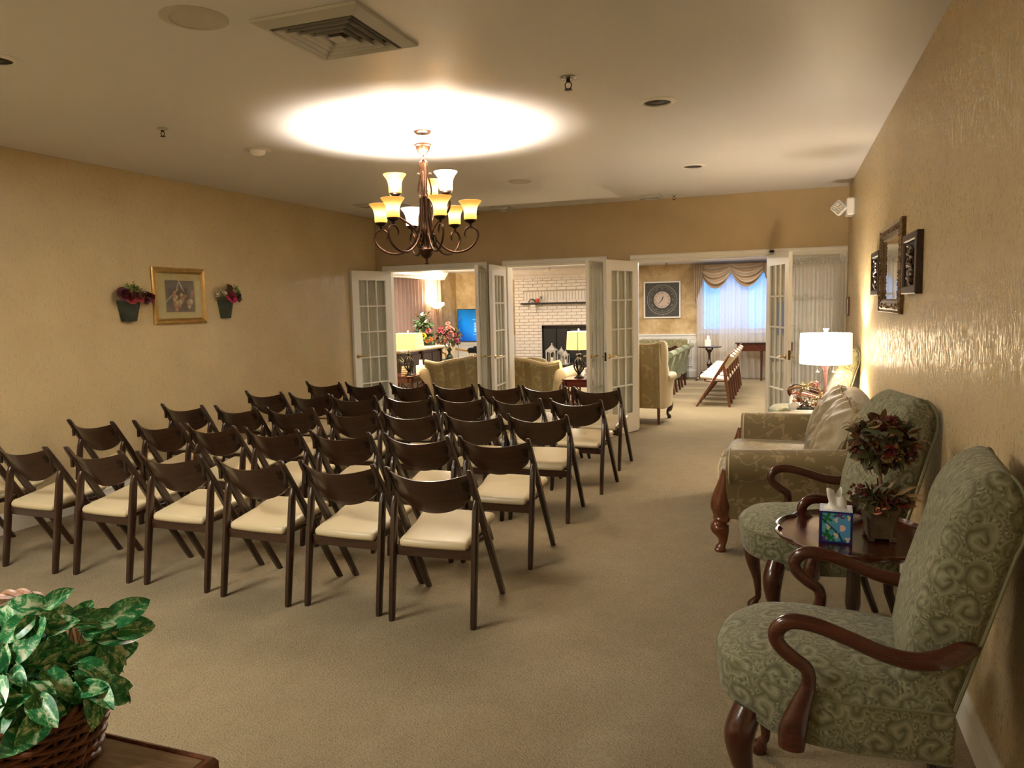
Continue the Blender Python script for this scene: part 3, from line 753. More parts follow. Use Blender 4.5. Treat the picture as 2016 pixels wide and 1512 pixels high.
def printed(nu, nv, w, h, fn, mat, name, parent, Mx, ):
    """flat printed rectangle in local x,z plane, colours per vertex"""
    b = MB(); b.grid(lambda u, v: (w*u-w/2, 0, h*v), nu, nv)
    o = b.build(name, mat, None, smooth=False, color=lambda c: fn((c.x+w/2)/w, c.z/h))
    o.data.transform(Mx); o.parent = parent
    return o
M['print'] = vcol('printed_card', .45)
M['paint'] = vcol('painted_print', .35)
# tissue box
def tb(u, v):
    col = (.03, .16, .36)
    def blob(cx, cy, r, n=5, ph=0, k=.35):
        d = sqrt(((u-cx)*1.0)**2+((v-cy)*.85)**2); a = math.atan2(v-cy, u-cx); return d < r*(1-k+k*cos(n*a+ph))
    if u < .08 or u > .94 or v < .06 or v > .95: return (.012, .02, .14)
    if blob(.45, .55, .7, 3, .5, .2): col = (.10, .38, .52)
    for cx, cy, r in ((.18, .25, .22), (.36, .18, .16), (.22, .8, .18), (.5, .9, .12), (.30, .5, .1)):
        if blob(cx, cy, r, 4, cx*9, .4): col = (.01, .16, .035)
    for cx, cy, r in ((.6, .85, .17), (.1, .1, .14)):
        if blob(cx, cy, r, 6, 1): col = (.14, .02, .16)
    if blob(.70, .50, .36, 6, .6, .25): col = (.10, .33, .66)
    if blob(.70, .50, .10, 3, 0, .1): col = (.85, .62, .52)
    for cx, cy, r in ((.28, .52, .09), (.52, .27, .10), (.86, .15, .09), (.5, .75, .08), (.9, .85, .08)):
        if blob(cx, cy, r, 3, cx*20, .25): col = (.72, .62, .50)
    if abs((v-.75)-(-(u-.1)*.9)) < .03 and u < .55: col = (.005, .05, .02)
    if abs((u-.62)-(.25-v)*.5) < .035 and v < .35: col = (.01, .06, .16)
    return col
t = thing('tissue_box', 'cube tissue box printed with blue flowers, a tissue pulled out', 'tissue box', (.188, 3.055, .618), R_(-3))
MB().bbox(-.058, .058, -.052, .062, 0, .122, .0015).build('carton', M['blackgloss'] if False else simple('navy_card', (.015, .03, .16), .35), t, smooth=False)
printed(56, 60, .114, .120, tb, M['print'], 'printed_side', t, Matrix.Translation((0, -.0528, .001)))
printed(40, 40, .112, .120, lambda u, v: (.13, .16, .42) if (u*7 % 1) < .5 and (v*5 % 1) < .6 else (.5, .55, .72), M['print'], 'printed_side', t, Matrix.Translation((-.0588, .005, .001)) @ Matrix.Rotation(-pi/2, 4, 'Z'))
tp = MB(); tp.grid(lambda u, v: (-.057+.114*u, -.051+.112*v, .1226), 30, 30)
def topc(c):
    d = sqrt((c.x/.036)**2+((c.y-.005)/.028)**2)
    return (.62, .70, .84) if d > 1.35+.25*sin(c.x*300) else (.86, .85, .84)
tp.build('printed_top', M['print'], t, smooth=False, color=topc)
def tiss(u, v):
    a = u*2*pi; r = (.030-.012*v)*(1+.45*sin(a*2+1.3)*v+.25*sin(3*a+4*v)); z = .120+.065*v+.018*v*sin(a*2.0+.6)
    return (r*cos(a)*1.05-.004*v, r*sin(a)*.55+.004+.010*v*sin(a*3), z)
MB().grid(tiss, 40, 10, cu=True).build('tissue', M['tissuepaper'], t, ang=60)

# ------------------------------------------------------------------ foliage pieces
def leaf_mb(mb, Mx, l, w, fold=.25, curl=.2, n=5, lobes=0):
    vs = []; 
    for i in range(n+1):
        u = i/n; ww = w/2*sin(pi*min(1, u*1.0)**.75)*(1+(.35*abs(sin(u*pi*lobes)) if lobes else 0)) if 0 < u < 1 else 0.0008
        z = -curl*l*u*u
        vs += [(-ww, u*l, z+fold*ww), (0, u*l, z), (ww, u*l, z+fold*ww)]
    fs = []
    for i in range(n):
        b = i*3
        for k in (0, 1): fs.append((b+k, b+k+1, b+k+4, b+k+3))
    mb.add(vs, fs, Mx)
def rose_mb(mb, Mx, r, lay=4):
    for L in range(lay):
        q = L/(lay-1) if lay > 1 else 0; n = 3+L; rr = r*(.22+.62*q); h = r*(1.0-.45*q)
        for k in range(n):
            a0 = 2*pi*k/n+L*.9; sp = 2*pi/n*.72
            def fn(u, v):
                a = a0+(u-.5)*2*sp*(.55+.45*v); rad = rr*(.35+.65*v)+r*.28*q*v**3; z = -r*.35+h*v*(1-.25*(2*u-1)**2)-r*.35*q*v**4
                return (rad*cos(a), rad*sin(a), z)
            mb.grid(fn, 6, 4, M=Mx)
def aim(p, d, s=1, roll=0):
    d = Vector(d).normalized(); q = d.to_track_quat('Z', 'Y')
    return Matrix.Translation(p) @ q.to_matrix().to_4x4() @ Matrix.Rotation(roll, 4, 'Z') @ Matrix.Scale(s, 4)
def rdir(rn, zmin=-1):
    while True:
        v = Vector((rn.gauss(0, 1), rn.gauss(0, 1), rn.gauss(0, 1))).normalized()
        if v.z >= zmin: return v
def leaf_aim(p, d, roll=0):
    d = Vector(d).normalized(); q = d.to_track_quat('Y', 'Z'); return Matrix.Translation(p) @ q.to_matrix().to_4x4() @ Matrix.Rotation(roll, 4, 'Y')
def foliage(rn, parent, name, mat, c, rad, n, l, w, lobes=0, zmin=-1, shell=(.5, 1), sq=1.0, kind='stuff'):
    mb = MB()
    for _ in range(n):
        d = rdir(rn, zmin); k = rn.uniform(*shell)*rad; p = Vector(c)+Vector((d.x*k, d.y*k, d.z*k*sq))
        dd = (d+rdir(rn)*.7).normalized(); leaf_mb(mb, leaf_aim(p, dd, rn.uniform(-1.5, 1.5)), l*rn.uniform(.6, 1.2), w*rn.uniform(.7, 1.2), rn.uniform(.1, .6), rn.uniform(0, .5), 4, lobes)
    return mb.build(name, mat, parent, kind=kind)
def sphere_mb(mb, c, r, n=10, sq=1, lump=0):
    mb.grid(lambda u, v: (c[0]+r*sin(pi*v)*cos(2*pi*u)*(1+lump*sin(7*u*6.28+9*v)), c[1]+r*sin(pi*v)*sin(2*pi*u)*(1+lump*sin(5*u*6.28+13*v)), c[2]+r*sq*cos(pi*v)), n, max(5, n//2+1), cu=True)

# topiary in a stone pot on the tea table
rn = random.Random(3)
t = thing('topiary_arrangement', 'dried autumn flower ball topiary in a square tan stone pot', 'plant', (.345, 3.115, .618), R_(8))
secs = []
for z, w in ((0.012, .046), (.03, .047), (.075, .052), (.105, .060), (.120, .068), (.128, .070), (.128, .058), (.11, .054)):
    secs.append([(w*cos(a)*1.414*(1-.06*abs(sin(2*a-pi/2)))*.9, w*sin(a)*1.414*.9, z) for a in [pi/4+pi/2*k+d for k in range(4) for d in (-.12, 0, .12)]])
p = MB(); p.loft(secs)
for sx in (-1, 1):
    for sy in (-1, 1): p.bbox(sx*.038-.012, sx*.038+.012, sy*.038-.012, sy*.038+.012, 0, .018, .003)
p.build('pot', M['stone'], t, ang=30)
MB().tube(crv([(0, 0, .10), (.002, 0, .2), (-.003, 0, .25), (0, 0, .34)], 4), .0075, 8).build('stem', M['twig'], t)
MB().lathe([(0, -.085), (.05, -.07), (.08, -.03), (.085, .01), (.07, .05), (.04, .075), (0, .085)], (0, 0, .372), 14).build('moss_ball', M['leafdull'], t)
foliage(rn, t, 'leaves', M['leafdull'], (0, 0, .372), .095, 150, .045, .026, 2, -1, (.65, 1.05), .88)
foliage(rn, t, 'leaves', M['leafbrown'], (0, 0, .372), .10, 90, .045, .022, 2, -1, (.6, 1.1), .88)
foliage(rn, t, 'leaves', M['rose_dark'], (0, 0, .372), .095, 70, .035, .022, 2, -1, (.7, 1), .9)
for k, (mn, cnt) in enumerate((('rose_dark', 5), ('rose_red', 4), ('leaftan', 5), ('rose_coral', 2))):
    for q in range(cnt):
        d = rdir(rn, -.5); b = MB(); rose_mb(b, aim((0, 0, 0), d), .024, 3); b.build('blossom', M[mn], t, loc=(d.x*.095, d.y*.095, .372+d.z*.088))
for q in range(3):
    mb = MB()
    for k in range(22):
        d = rdir(rn, -.9); c0 = [(-.09, -.04, .36), (.02, -.03, .45), (.08, -.05, .34)][q]; sphere_mb(mb, (c0[0]+d.x*.028, c0[1]+d.y*.028, c0[2]+d.z*.028), .0065, 6)
    mb.build('berry_cluster', M['berry'], t, kind='stuff')
mb = MB()
for q in range(10):
    a = rn.uniform(0, 6.28); e = rn.uniform(-.3, .5); l = rn.uniform(.14, .19); mb.tube(crv([(.06*cos(a), .06*sin(a), .355), (l*.8*cos(a), l*.8*sin(a), .372+e*.12+.03), (l*cos(a), l*sin(a), .372+e*.2)], 3), [.0018]*6+[.0008], 5)
mb.build('twigs', M['twig'], t, kind='stuff')
foliage(rn, t, 'leaves', M['leafdull'], (0, 0, .14), .075, 60, .05, .03, 2, -.2, (.5, 1.1), .6)
foliage(rn, t, 'leaves', M['leafbrown'], (.02, 0, .14), .075, 50, .045, .025, 2, -.2, (.4, 1.1), .6)
for q, (x, y, z, mn, r) in enumerate(((-.01, -.06, .145, 'rose_coral', .024), (.05, -.055, .155, 'rose_red', .026), (.02, -.07, .17, 'rose_dark', .022), (.085, -.03, .16, 'rose_dark', .022), (-.05, -.05, .16, 'leafdull', .02), (-.03, -.07, .125, 'rose_coral', .018))):
    b = MB(); rose_mb(b, aim((0, 0, 0), (x*2, y*2, .6)), r, 3); b.build('blossom', M[mn], t, loc=(x, y, z))
mb = MB()
for k in range(26):
    d = rdir(rn, -.6); sphere_mb(mb, (-.085+d.x*.032, -.02+d.y*.03, .185+d.z*.03), .0065, 6)
mb.build('berry_cluster', M['berry'], t, kind='stuff')
mb = MB()
for q, (dx, dz) in enumerate(((.10, .10), (.12, .05), (.03, .13), (.13, .02))):
    leaf_mb(mb, leaf_aim((dx*.4, -.02, .16), (dx, -.01, dz), .5), .10, .022, .4, .3, 6)
mb.build('long_leaf', M['leaftan'], t)

# ------------------------------------------------------------------ loveseat (front = -y, length along x)
def camel_leg(mb, pts, rad, n=12): mb.tube(crv(pts, 5), crs(rad, 5), n)
t = thing('loveseat', 'gold floral loveseat with carved wooden front legs against the right wall', 'sofa', (.125, 5.46, 0), R_(-90))
HW = .86
# base frame with bowed front
def wp(p):
    y = p.y - (.05*(1-(p.x/.85)**2) if p.y < 0 else 0)*1
    return (p.x, y, p.z+.03*(abs(p.x)/.8)**2*(1 if p.z < .3 else 0))
MB().rbox(-.80, .80, -.43, .36, .20, .37, .035, 3, 10, wp).build('base', M['sofa'], t, uv=True, ang=60)
for k, (a, b) in enumerate(((-.74, -.005), (.005, .74))):
    def wp(p): return (p.x, p.y-(.05*(1-(p.x/.8)**2) if p.y < 0 else 0), p.z+.02*(1-((p.x-(a+b)/2)/.37)**2)*(1 if p.z > .42 else 0))
    cu_ = MB().rbox(a, b, -.50, .22, .345, .445, .045, 4, 8, wp).build('seat_cushion', M['sofa'], t, uv=True, ang=80)
    for z in (.358, .432):
        pts = [(x, -.495-.05*(1-(x/.8)**2), z) for x in [a+.03+(b-a-.06)*i/10 for i in range(11)]]
        MB().tube(pts, .006, 6).build('cushion_piping', M['welt'], cu_)
# back
def wp(p): return (p.x, p.y+.16*max(0, (p.z-.4))+0, p.z+(.05*(1-(p.x/.85)**2) if p.z > .7 else 0))
MB().rbox(-.80, .80, .17, .33, .22, .86, .06, 4, 8, wp).build('backrest', M['sofa'], t, uv=True, ang=80)
# rolled arms with outer panels
for s in (-1, 1):
    arm = []
    ys = [-.455, -.45, -.43, -.40, -.2, .05, .25, .36]
    for i, y in enumerate(ys):
        k = (0.80, .93, .99, 1, 1, 1, 1, .97)[i]
        lift = .015*((y+.1)/.4)
        cx, cz, r = s*.80, .56+lift, .098*k
        pts = []
        # outline: outer bottom -> up outer panel -> roll over -> inner bottom
        pts.append((s*.79, y, .21)); pts.append((s*.815, y, .34)); pts.append((s*.825, y, .44))
        for a in range(-50, 200, 25):
            A = R_(a); pts.append((cx+s*r*cos(A)*1.05, y, cz+r*sin(A)))
        pts.append((s*.715, y, .42)); pts.append((s*.70, y, .34)); pts.append((s*.70, y, .21))
        arm.append(pts if s > 0 else pts[::-1])
    ar_ = MB().loft(arm).build('arm', M['sofa'], t, uv=True, ang=70)
    MB().tube([(p[0]+0, p[1]-.004, p[2]) for p in arm[2][2:-2]], .005, 6).build('arm_piping', M['welt'], ar_)
    # carved wooden front post running down into the leg
    g = MB(); x = s*.775
    camel_leg(g, [(x+s*.02, -.462, .52), (x+s*.01, -.468, .44), (x, -.480, .36), (x, -.490, .29), (x, -.488, .245), (x, -.485, .225), (x, -.485, .205), (x, -.49, .185), (x, -.495, .155), (x, -.483, .12), (x, -.475, .085), (x, -.478, .05), (x, -.49, .022), (x, -.49, 0)],
              [.018, .036, .054, .062, .050, .047, .052, .040, .057, .047, .031, .024, .030, .030])
    g.lathe([(0, 0), (.032, 0), (.036, .006), (.036, .016), (.03, .022), (0, .022)], (x, -.49, 0), 14)
    g.build('front_leg', M['cherry'], t)
    MB().tube([(s*.72, .30, .24), (s*.72, .33, .12), (s*.72, .36, 0)], [.028, .024, .02], 8).build('rear_leg', M['darkwood'], t)
# two gathered back pillows
for k, cx0 in enumerate((-.36, .37)):
    def fn(side):
        def f(u, v):
            x = (2*u-1); z = (2*v-1); e = (1-abs(x)**3.2)*(1-abs(z)**3.2); th = .115*max(0, e)**.5
            a = math.atan2(z+.9, x-(-.15)); rr = sqrt((x+.15)**2+(z+.9)**2)
            fold = .016*sin(a*13+2.4*sin(rr*2.2))*min(1, rr*.7)*max(0, e)**.4+.007*sin(a*29+rr*3)*max(0, e)**.4
            w = .36*(1-.10*z*z*(1 if z > 0 else .3)); 
            return (cx0+w*x*(1-.05*abs(z)), .13+.17*(v-.2)-side*(th+(fold if side > 0 else 0))*1, .45+.225*(z+1)-.035*(abs(x)**3)*(1 if z > 0 else 0)+.012*sin(x*9)*(1 if z > .6 else 0))
        return f
    b = MB(); b.grid(fn(1), 72, 52); b.grid(fn(-1), 24, 20)
    pl_ = b.build('back_pillow', M['pillow'], t, ang=85)
    seam = [fn(1)(i/40, .995) for i in range(41)]
    MB().tube(seam, .006, 6).build('pillow_seam', M['leaftan'], pl_)

# ------------------------------------------------------------------ chandelier
CX, CY = -2.36, 4.79
t = thing('chandelier', 'bronze two tier chandelier with nine bell glass shades, lit', 'chandelier', (CX, CY, 0), R_(20))
MB().lathe([(0, 2.72), (.05, 2.722), (.058, 2.73), (.062, 2.738), (0, 2.738)], n=24).build('canopy', M['bronze'], t)
g = MB()
for k, z in enumerate((2.705, 2.68)):
    pts = [(.008*cos(a)*(1 if k % 2 else 0), .008*cos(a)*(0 if k % 2 else 1), z+.02*sin(a)) for a in [2*pi*i/12 for i in range(12)]]
    g.tube(pts, .003, 6, closed=True)
g.tube([(0, 0, 2.72), (0, 0, 2.655)], .0025, 6); g.build('chain', M['silver'], t)
flute = lambda a, z: 1+.06*cos(12*a) if z < 2.63 and z > 2.585 else 1
MB().lathe([(0, 2.575), (.014, 2.577), (.020, 2.585), (.034, 2.60), (.046, 2.62), (.050, 2.635), (.062, 2.640), (.063, 2.650), (.052, 2.656), (0, 2.657)], n=48, mod=flute).build('crown_cup', M['bronze'], t)
MB().lathe([(0, 2.575), (.012, 2.57), (.016, 2.56), (.010, 2.55), (.020, 2.54), (.032, 2.53), (.032, 2.522), (.029, 2.515), (.027, 2.47), (.022, 2.40), (.018, 2.32), (.020, 2.31), (.024, 2.30), (.017, 2.29), (.012, 2.28), (.012, 2.12), (.018, 2.10), (.026, 2.08), (.028, 2.06), (.020, 2.03), (.014, 2.0), (.016, 1.965), (.05, 1.955), (.053, 1.945), (.058, 1.94), (.058, 1.93), (.050, 1.925), (.045, 1.905), (.030, 1.885), (.014, 1.878), (.008, 1.87), (.008, 1.852), (.015, 1.845), (.012, 1.838), (0, 1.836)], n=24).build('column', M['bronze'], t)
# lyre scrolls round the column
for k in range(3):
    a = R_(30+120*k); f = lambda r, z: (r*cos(a), r*sin(a), z)
    MB().tube(crv([f(.058, 2.455), f(.048, 2.462), f(.036, 2.452), f(.036, 2.43), f(.045, 2.39), f(.052, 2.35), f(.048, 2.315), f(.032, 2.303), f(.020, 2.312), f(.018, 2.335), f(.026, 2.345)], 5), crs([.004, .005, .006, .006, .006, .006, .006, .006, .005, .005, .003], 5), 8).build('scroll', M['bronze'], t)
def shade_prof(h, r):
    return [(r*.50, 0), (r*.545, .004), (r*.56, h*.12), (r*.55, h*.30), (r*.575, h*.50), (r*.66, h*.68), (r*.80, h*.83), (r*.96, h*.95), (r, h), (r*.985, h+.002), (r*.93, h*.945), (r*.78, h*.83), (r*.635, h*.68), (r*.555, h*.5), (r*.53, h*.3), (r*.52, h*.1), (r*.48, .006)]
def chan_arm(ang, R, zs, kind, mat, lit):
    a = R_(ang); f = lambda r, z: (r*cos(a), r*sin(a), z)
    if kind == 0:
        pts = [f(.030, 2.29), f(.034, 2.20), f(.045, 2.10), f(.075, 2.01), f(.13, 1.945), f(.20, 1.915), f(.275, 1.925), f(.335, 1.965), f(.365, 2.02), f(.355, 2.065), f(.315, 2.085), f(.283, 2.070), f(.270, 2.040), f(.282, 2.015)]
    else:
        pts = [f(.04, 1.99), f(.06, 2.05), f(.10, 2.10), f(.16, 2.14), f(.215, 2.18), f(.235, 2.225), f(.225, 2.262), f(.195, 2.272), f(.176, 2.25), f(.182, 2.228)]
    arm_ = MB().tube(crv(pts, 6), crs([.0075]*(len(pts)-2)+[.006, .002], 6), 10).build('arm', M['bronze'], t)
    g = MB(); z0 = zs
    g.lathe([(0, -.036), (.006, -.034), (.010, -.025), (.008, -.018), (.020, -.012), (.036, -.002), (.042, .006), (.042, .011), (.036, .013), (0, .012)], f(R, z0), 18); g.build('cup', M['darkbronze'], arm_)
    sh = MB(); sh.lathe(shade_prof(.125, .079), f(R, z0+.012), 28); 
    o = sh.build('glass_shade', mat, arm_, ang=60)
    return f(R, z0+.012)
bulbs = []
for k, ang in enumerate((-42, 18, 78, 138, 198, 258)):
    # angles measured to the right from the direction facing the camera
    base = math.degrees(math.atan2(-CY, -CX))-20
    bulbs.append((chan_arm(base+ang, .315, 2.122, 0, M['whiteshade'] if k == 4 else M['amber'], 1), k == 4))
for k, ang in enumerate((45, 165, 285)):
    bulbs.append((chan_arm(base+ang, .205, 2.305, 1, M['whiteshade'] if k == 0 else M['amber'], 1), k == 0))
for k in range(6):
    a = R_(base+12+60*k); MB().tube(crv([(.05*cos(a), .05*sin(a), 1.95), (.072*cos(a), .072*sin(a), 1.99), (.066*cos(a), .066*sin(a), 2.035), (.046*cos(a), .046*sin(a), 2.045), (.040*cos(a), .040*sin(a), 2.02)], 4), .005, 7).build('scroll', M['darkbronze'], t)
for (p, br) in bulbs:
    lo = light('POINT', 'bulb_light', (0, 0, 0), 30 if br else 22, (1, .90, .77), .02); lo.parent = t; lo.location = (p[0], p[1], p[2]+.062)
MB().loft([[(CX+r*cos(2*pi*k/48), CY+r*sin(2*pi*k/48), z) for k in range(48)] for r, z in ((.115, 2.7399), (.12, 2.728), (.135, 2.724), (.15, 2.732), (.165, 2.730), (.175, 2.7399))], cap=False).build('ceiling_medallion', M['ceiling'])
tag(bpy.data.objects['ceiling_medallion'], 'round plaster ring moulding on the ceiling above the chandelier', 'medallion')

# ------------------------------------------------------------------ ceiling fittings
def diffuser(x0, x1, y0, y1, label, rings=4, z=HC, opened=True):
    t = thing('air_diffuser', label, 'vent', ((x0+x1)/2, (y0+y1)/2, z-.001), 0, 'square ceiling air diffusers')
    hx, hy = (x1-x0)/2, (y1-y0)/2
    def fr(a, b, z0, z1, nm, mat):   # square frustum band from half size a (z0) to b (z1), relative
        def ring(k, zz): return [(-hx*k, -hy*k, zz), (hx*k, -hy*k, zz), (hx*k, hy*k, zz), (-hx*k, hy*k, zz)]
        g = MB(); g.loft([ring(a, z0), ring(b, z1), ring(b-.010, z1+.001), ring(a-.012, z0)], cap=False); return g.build(nm, mat, t, smooth=False)
    def ring(k, zz): return [(-hx*k, -hy*k, zz), (hx*k, -hy*k, zz), (hx*k, hy*k, zz), (-hx*k, hy*k, zz)]
    MB().loft([ring(1, 0), ring(.985, -.012), ring(.80, -.030), ring(.78, -.028), ring(.80, 0)], cap=False).build('frame', M['ventpaint'], t, smooth=False)
    MB().add([(-hx*.8, -hy*.8, -.0005), (hx*.8, -hy*.8, -.0005), (hx*.8, hy*.8, -.0005), (-hx*.8, hy*.8, -.0005)], [(0, 1, 2, 3)]).build('plenum', M['hole'], t, smooth=False)
    for i in range(rings):
        a = .74-.60*i/rings*1.0; fr(a-.055, a, -.002, -.034, 'louver', M['ventpaint'])
    g = MB(); k = .13; g.loft([ring(k, -.030), ring(k*.2, -.006)]); g.build('centre_cone', M['ventpaint'], t, smooth=False)
    return t
diffuser(-2.11, -1.60, 2.70, 3.24, 'large square louvred air diffuser in the ceiling nearest the camera')
diffuser(-4.72, -4.18, 7.70, 8.26, 'square grey diffuser in the ceiling behind the chandelier')
diffuser(-3.42, -3.18, 8.72, 8.96, 'small square vent over the far wall right of the chandelier', 3)
diffuser(-1.62, -1.34, 8.62, 8.84, 'small square vent over the far wall beside a sprinkler', 3)
def can(x, y, r, label, bulb=False, flush=False):
    t = thing('ceiling_speaker' if flush else 'recessed_light', label, 'speaker' if flush else 'ceiling light', (x, y, HC), 0, 'round ceiling fittings')
    MB().lathe([(r*.70, -.001), (r*.72, -.010), (r*.85, -.009), (r, -.002), (r, -.0003), (r*.7, -.0003)], n=32).build('trim_ring', M['white'] if not flush else M['grille'], t)
    if flush:
        MB().lathe([(0, -.008), (r*.7, -.0075), (r*.74, -.002), (0, -.001)], n=28).build('grille', M['grille'], t)
    elif bulb:
        MB().lathe([(0, -.045), (r*.3, -.042), (r*.52, -.030), (r*.6, -.012), (r*.6, -.001), (0, -.001)], n=24).build('lamp_globe', M['whiteplastic'] if 'whiteplastic' in M else M['plastic'], t)
    else:
        MB().lathe([(0, -.0015), (r*.69, -.0025), (r*.69, -.001), (0, -.001)], n=24).build('recess_shade', M['hole'], t)  # flat dark disc, its colour stands in for shade inside the can
        MB().lathe([(0, -.006), (r*.30, -.005), (r*.36, -.002), (0, -.002)], n=16).build('reflector', M['bracket'], t)
can(-3.50, 2.63, .105, 'unlit recessed ceiling light at the left edge'); can(-.75, 4.72, .115, 'unlit recessed ceiling light nearer the camera at right'); can(-.805, 7.03, .115, 'unlit recessed ceiling light farther back at right')
can(-3.735, 4.80, .10, 'recessed ceiling fitting with a protruding white globe left of the chandelier', bulb=True)
can(-2.30, 2.60, .135, 'round flush ceiling speaker left of the large diffuser', flush=True); can(-2.455, 7.08, .115, 'round flush ceiling speaker beyond the chandelier', flush=True)
def sprinkler(x, y, label, s=1.0, z=HC):
    t = thing('sprinkler_head', label, 'sprinkler', (x, y, z), 0, 'ceiling sprinkler heads')
    MB().lathe([(0, -.001), (.034*s, -.001), (.036*s, -.004), (.028*s, -.010), (.012*s, -.012), (0, -.012)], n=20).build('escutcheon', M['silver'] if s > 1 else M['ventpaint'], t)
    g = MB(); g.lathe([(0, -.010), (.009*s, -.010), (.009*s, -.022*s), (0, -.022*s)], n=10)
    for q in (-1, 1): g.tube(crv([(q*.008*s, 0, -.02*s), (q*.014*s, 0, -.03*s), (q*.010*s, 0, -.045*s), (0, 0, -.05*s)], 3), .0025*s, 6)
    g.build('frame_arm', M['black_metal'], t)
    MB().lathe([(0, -.050*s), (.017*s, -.050*s), (.017*s, -.053*s), (0, -.055*s)], n=12).build('deflector', M['black_metal'], t)
sprinkler(-3.845, 3.99, 'small brass and black sprinkler head on the left of the ceiling'); sprinkler(-1.11, 4.02, 'silver rimmed sprinkler head in the ceiling right of the chandelier', 1.25)
sprinkler(-1.214, 8.80, 'sprinkler head over the far wall at right'); sprinkler(-3.674, 8.94, 'sprinkler head over the far wall behind the chandelier')
sprinkler(-2.2, 14.9, 'sprinkler head in the ceiling over the framed clock', 1, HB); sprinkler(-4.6, 15.0, 'sprinkler head in the ceiling over the white brick', 1, HB)

# emergency light on the right wall
t = thing('emergency_light', 'white emergency light unit high in the right corner', 'emergency light', (XR, 8.38, 2.44))
MB().bbox(-.075, -.001, -.13, .13, -.085, .085, .012).build('housing', M['plastic'], t, smooth=False)
Mh = aim((-.14, -.06, -.005), (-.30, -.93, -.12), 1, 0) @ Matrix.Rotation(R_(45), 4, 'Z')
g = MB(); g.rbox(-.062, .062, -.062, .062, -.045, .035, .02, 3, 2, M=Mh); g.tube([(-.06, -.02, 0), (-.13, -.04, -.004)], .032, 12)
hd_ = g.build('lamp_head', M['plastic'], t, ang=50)
MB().rbox(-.050, .050, -.050, .050, .030, .037, .003, 2, 2, M=Mh).build('lens', M['grille'], hd_)
g = MB()
for ax in (-1, 1):
    for ay in (-1, 1): g.lathe([(0, .036), (.018, .037), (.021, .042), (.012, .044), (0, .040)], (ax*.023, ay*.023, 0), 12, M=Mh)
g.build('led_reflector', M['silver'], hd_)

# ------------------------------------------------------------------ wall pieces, left wall
def frame_mb(w, h, fw, prof):
    """picture frame in local y (width) z (height), facing +x"""
    g = MB(); secs = []
    for sy, sz in ((-1, -1), (1, -1), (1, 1), (-1, 1)):
        secs.append([(d, sy*(w/2-q*fw), sz*(h/2-q*fw)) for q, d in prof])
    secs.append(secs[0]); g.loft(secs, cap=False); return g
FP = [(0, 0), (0, .012), (.10, .022), (.25, .028), (.40, .022), (.60, .018), (.75, .024), (.88, .018), (1, .010), (1, 0)]
t = thing('framed_picture', 'gilt framed fruit and roses print with gold mat on the left wall', 'picture', (XL+.001, 5.48, 1.695))
frame_mb(.635, .510, .055, FP).build('frame', M['gold'], t, ang=25)
MB().box(.003, .010, -.275, .275, -.21, .21).build('mat_board', M['matboard'], t, smooth=False)
rn = random.Random(11)
FR = [(rn.uniform(.25, .95), rn.uniform(.08, .62), rn.uniform(.05, .085), rn.random()) for _ in range(26)]
def pic(u, v):
    c = (.13+.05*v, .10+.03*v, .09+.03*v) if v > .16+.05*sin(u*6) else (.20, .11, .08)
    if abs(u-(.45+.35*(v-.9))) < .018 and v > .62: c = (.45, .33, .24)
    if abs(u-(.50-.45*(v-.95))) < .022 and v > .5: c = (.50, .40, .30)
    if abs(v-(.55+.9*(u-.25))) < .03 and u < .45: c = (.42, .35, .22)
    if v < .75-abs(u-.55)*1.1 and v > .12 and u > .25: c = (.17, .11, .08)
    for x, y, r, k in FR:
        d = sqrt((u-x)**2+((v-y)*.85)**2)
        if d < r:
            sh = 1-.6*d/r; c = [(.62*sh+.1, .22*sh+.08, .17*sh+.06), (.66*sh+.1, .45*sh+.1, .26*sh+.06), (.50*sh+.1, .14*sh+.05, .12*sh+.05)][int(k*3)]
            if abs(sin(d/r*8)) < .3: c = tuple(q*.8 for q in c)
    return c
printed(60, 56, .345, .285, pic, M['paint'], 'print', t, Matrix.Translation((.0112, 0, -.145)) @ Matrix.Rotation(pi/2, 4, 'Z'))
MB().box(.0135, .0142, -.27, .27, -.205, .205).build('picture_glass', M['glass'], t, smooth=False)
def wallpot(y, zt, r, label, fl, rn):
    t = thing('wall_planter', label, 'planter', (XL+.001, y, zt), 0, 'half round flower planters on the left wall')
    secs = []
    for z, q in ((-.175, .62), (-.172, .66), (-.02, .97), (0, 1.0), (.0, .93), (-.01, .9)):
        secs.append([(max(0.0, r*q*.95*sin(a)), r*q*cos(a), z) for a in [pi*k/14 for k in range(15)]])
    MB().loft(secs).build('pot', M['pot'], t, ang=50)
    for (yy, zz, x, rr, mn) in fl:
        b = MB(); rose_mb(b, aim((0, 0, 0), (.9, yy*2, .5)), rr, 4); b.build('blossom', M[mn], t, loc=(x, yy, zz))
    foliage(rn, t, 'leaves', M['leafdull'], (.07, 0, .03), .10, 50, .05, .03, 2, -.2, (.3, 1), .6)
    for (yy, zz, mn, n, rad) in (((-.01 if r > .1 else .08), .10, 'leaflime', 60, .045), ((.08 if r > .1 else -.11), .06, 'pale', 40, .04)):
        foliage(rn, t, 'leaves', M[mn], (.07, yy, zz), rad, n, .03, .02, 2, -.6, (.3, 1), 1)
    return t
rn = random.Random(5)
wallpot(4.89, 1.655, .108, 'dark green half pot of dark red roses left of the gilt picture', [(-.09, .055, .09, .062, 'rose_dark'), (.03, .045, .11, .060, 'rose_red'), (-.06, .02, .12, .05, 'rose_red'), (.14, .04, .09, .055, 'rose_dark'), (.20, .03, .07, .05, 'rose_red'), (.10, .01, .10, .045, 'rose_dark')], rn)
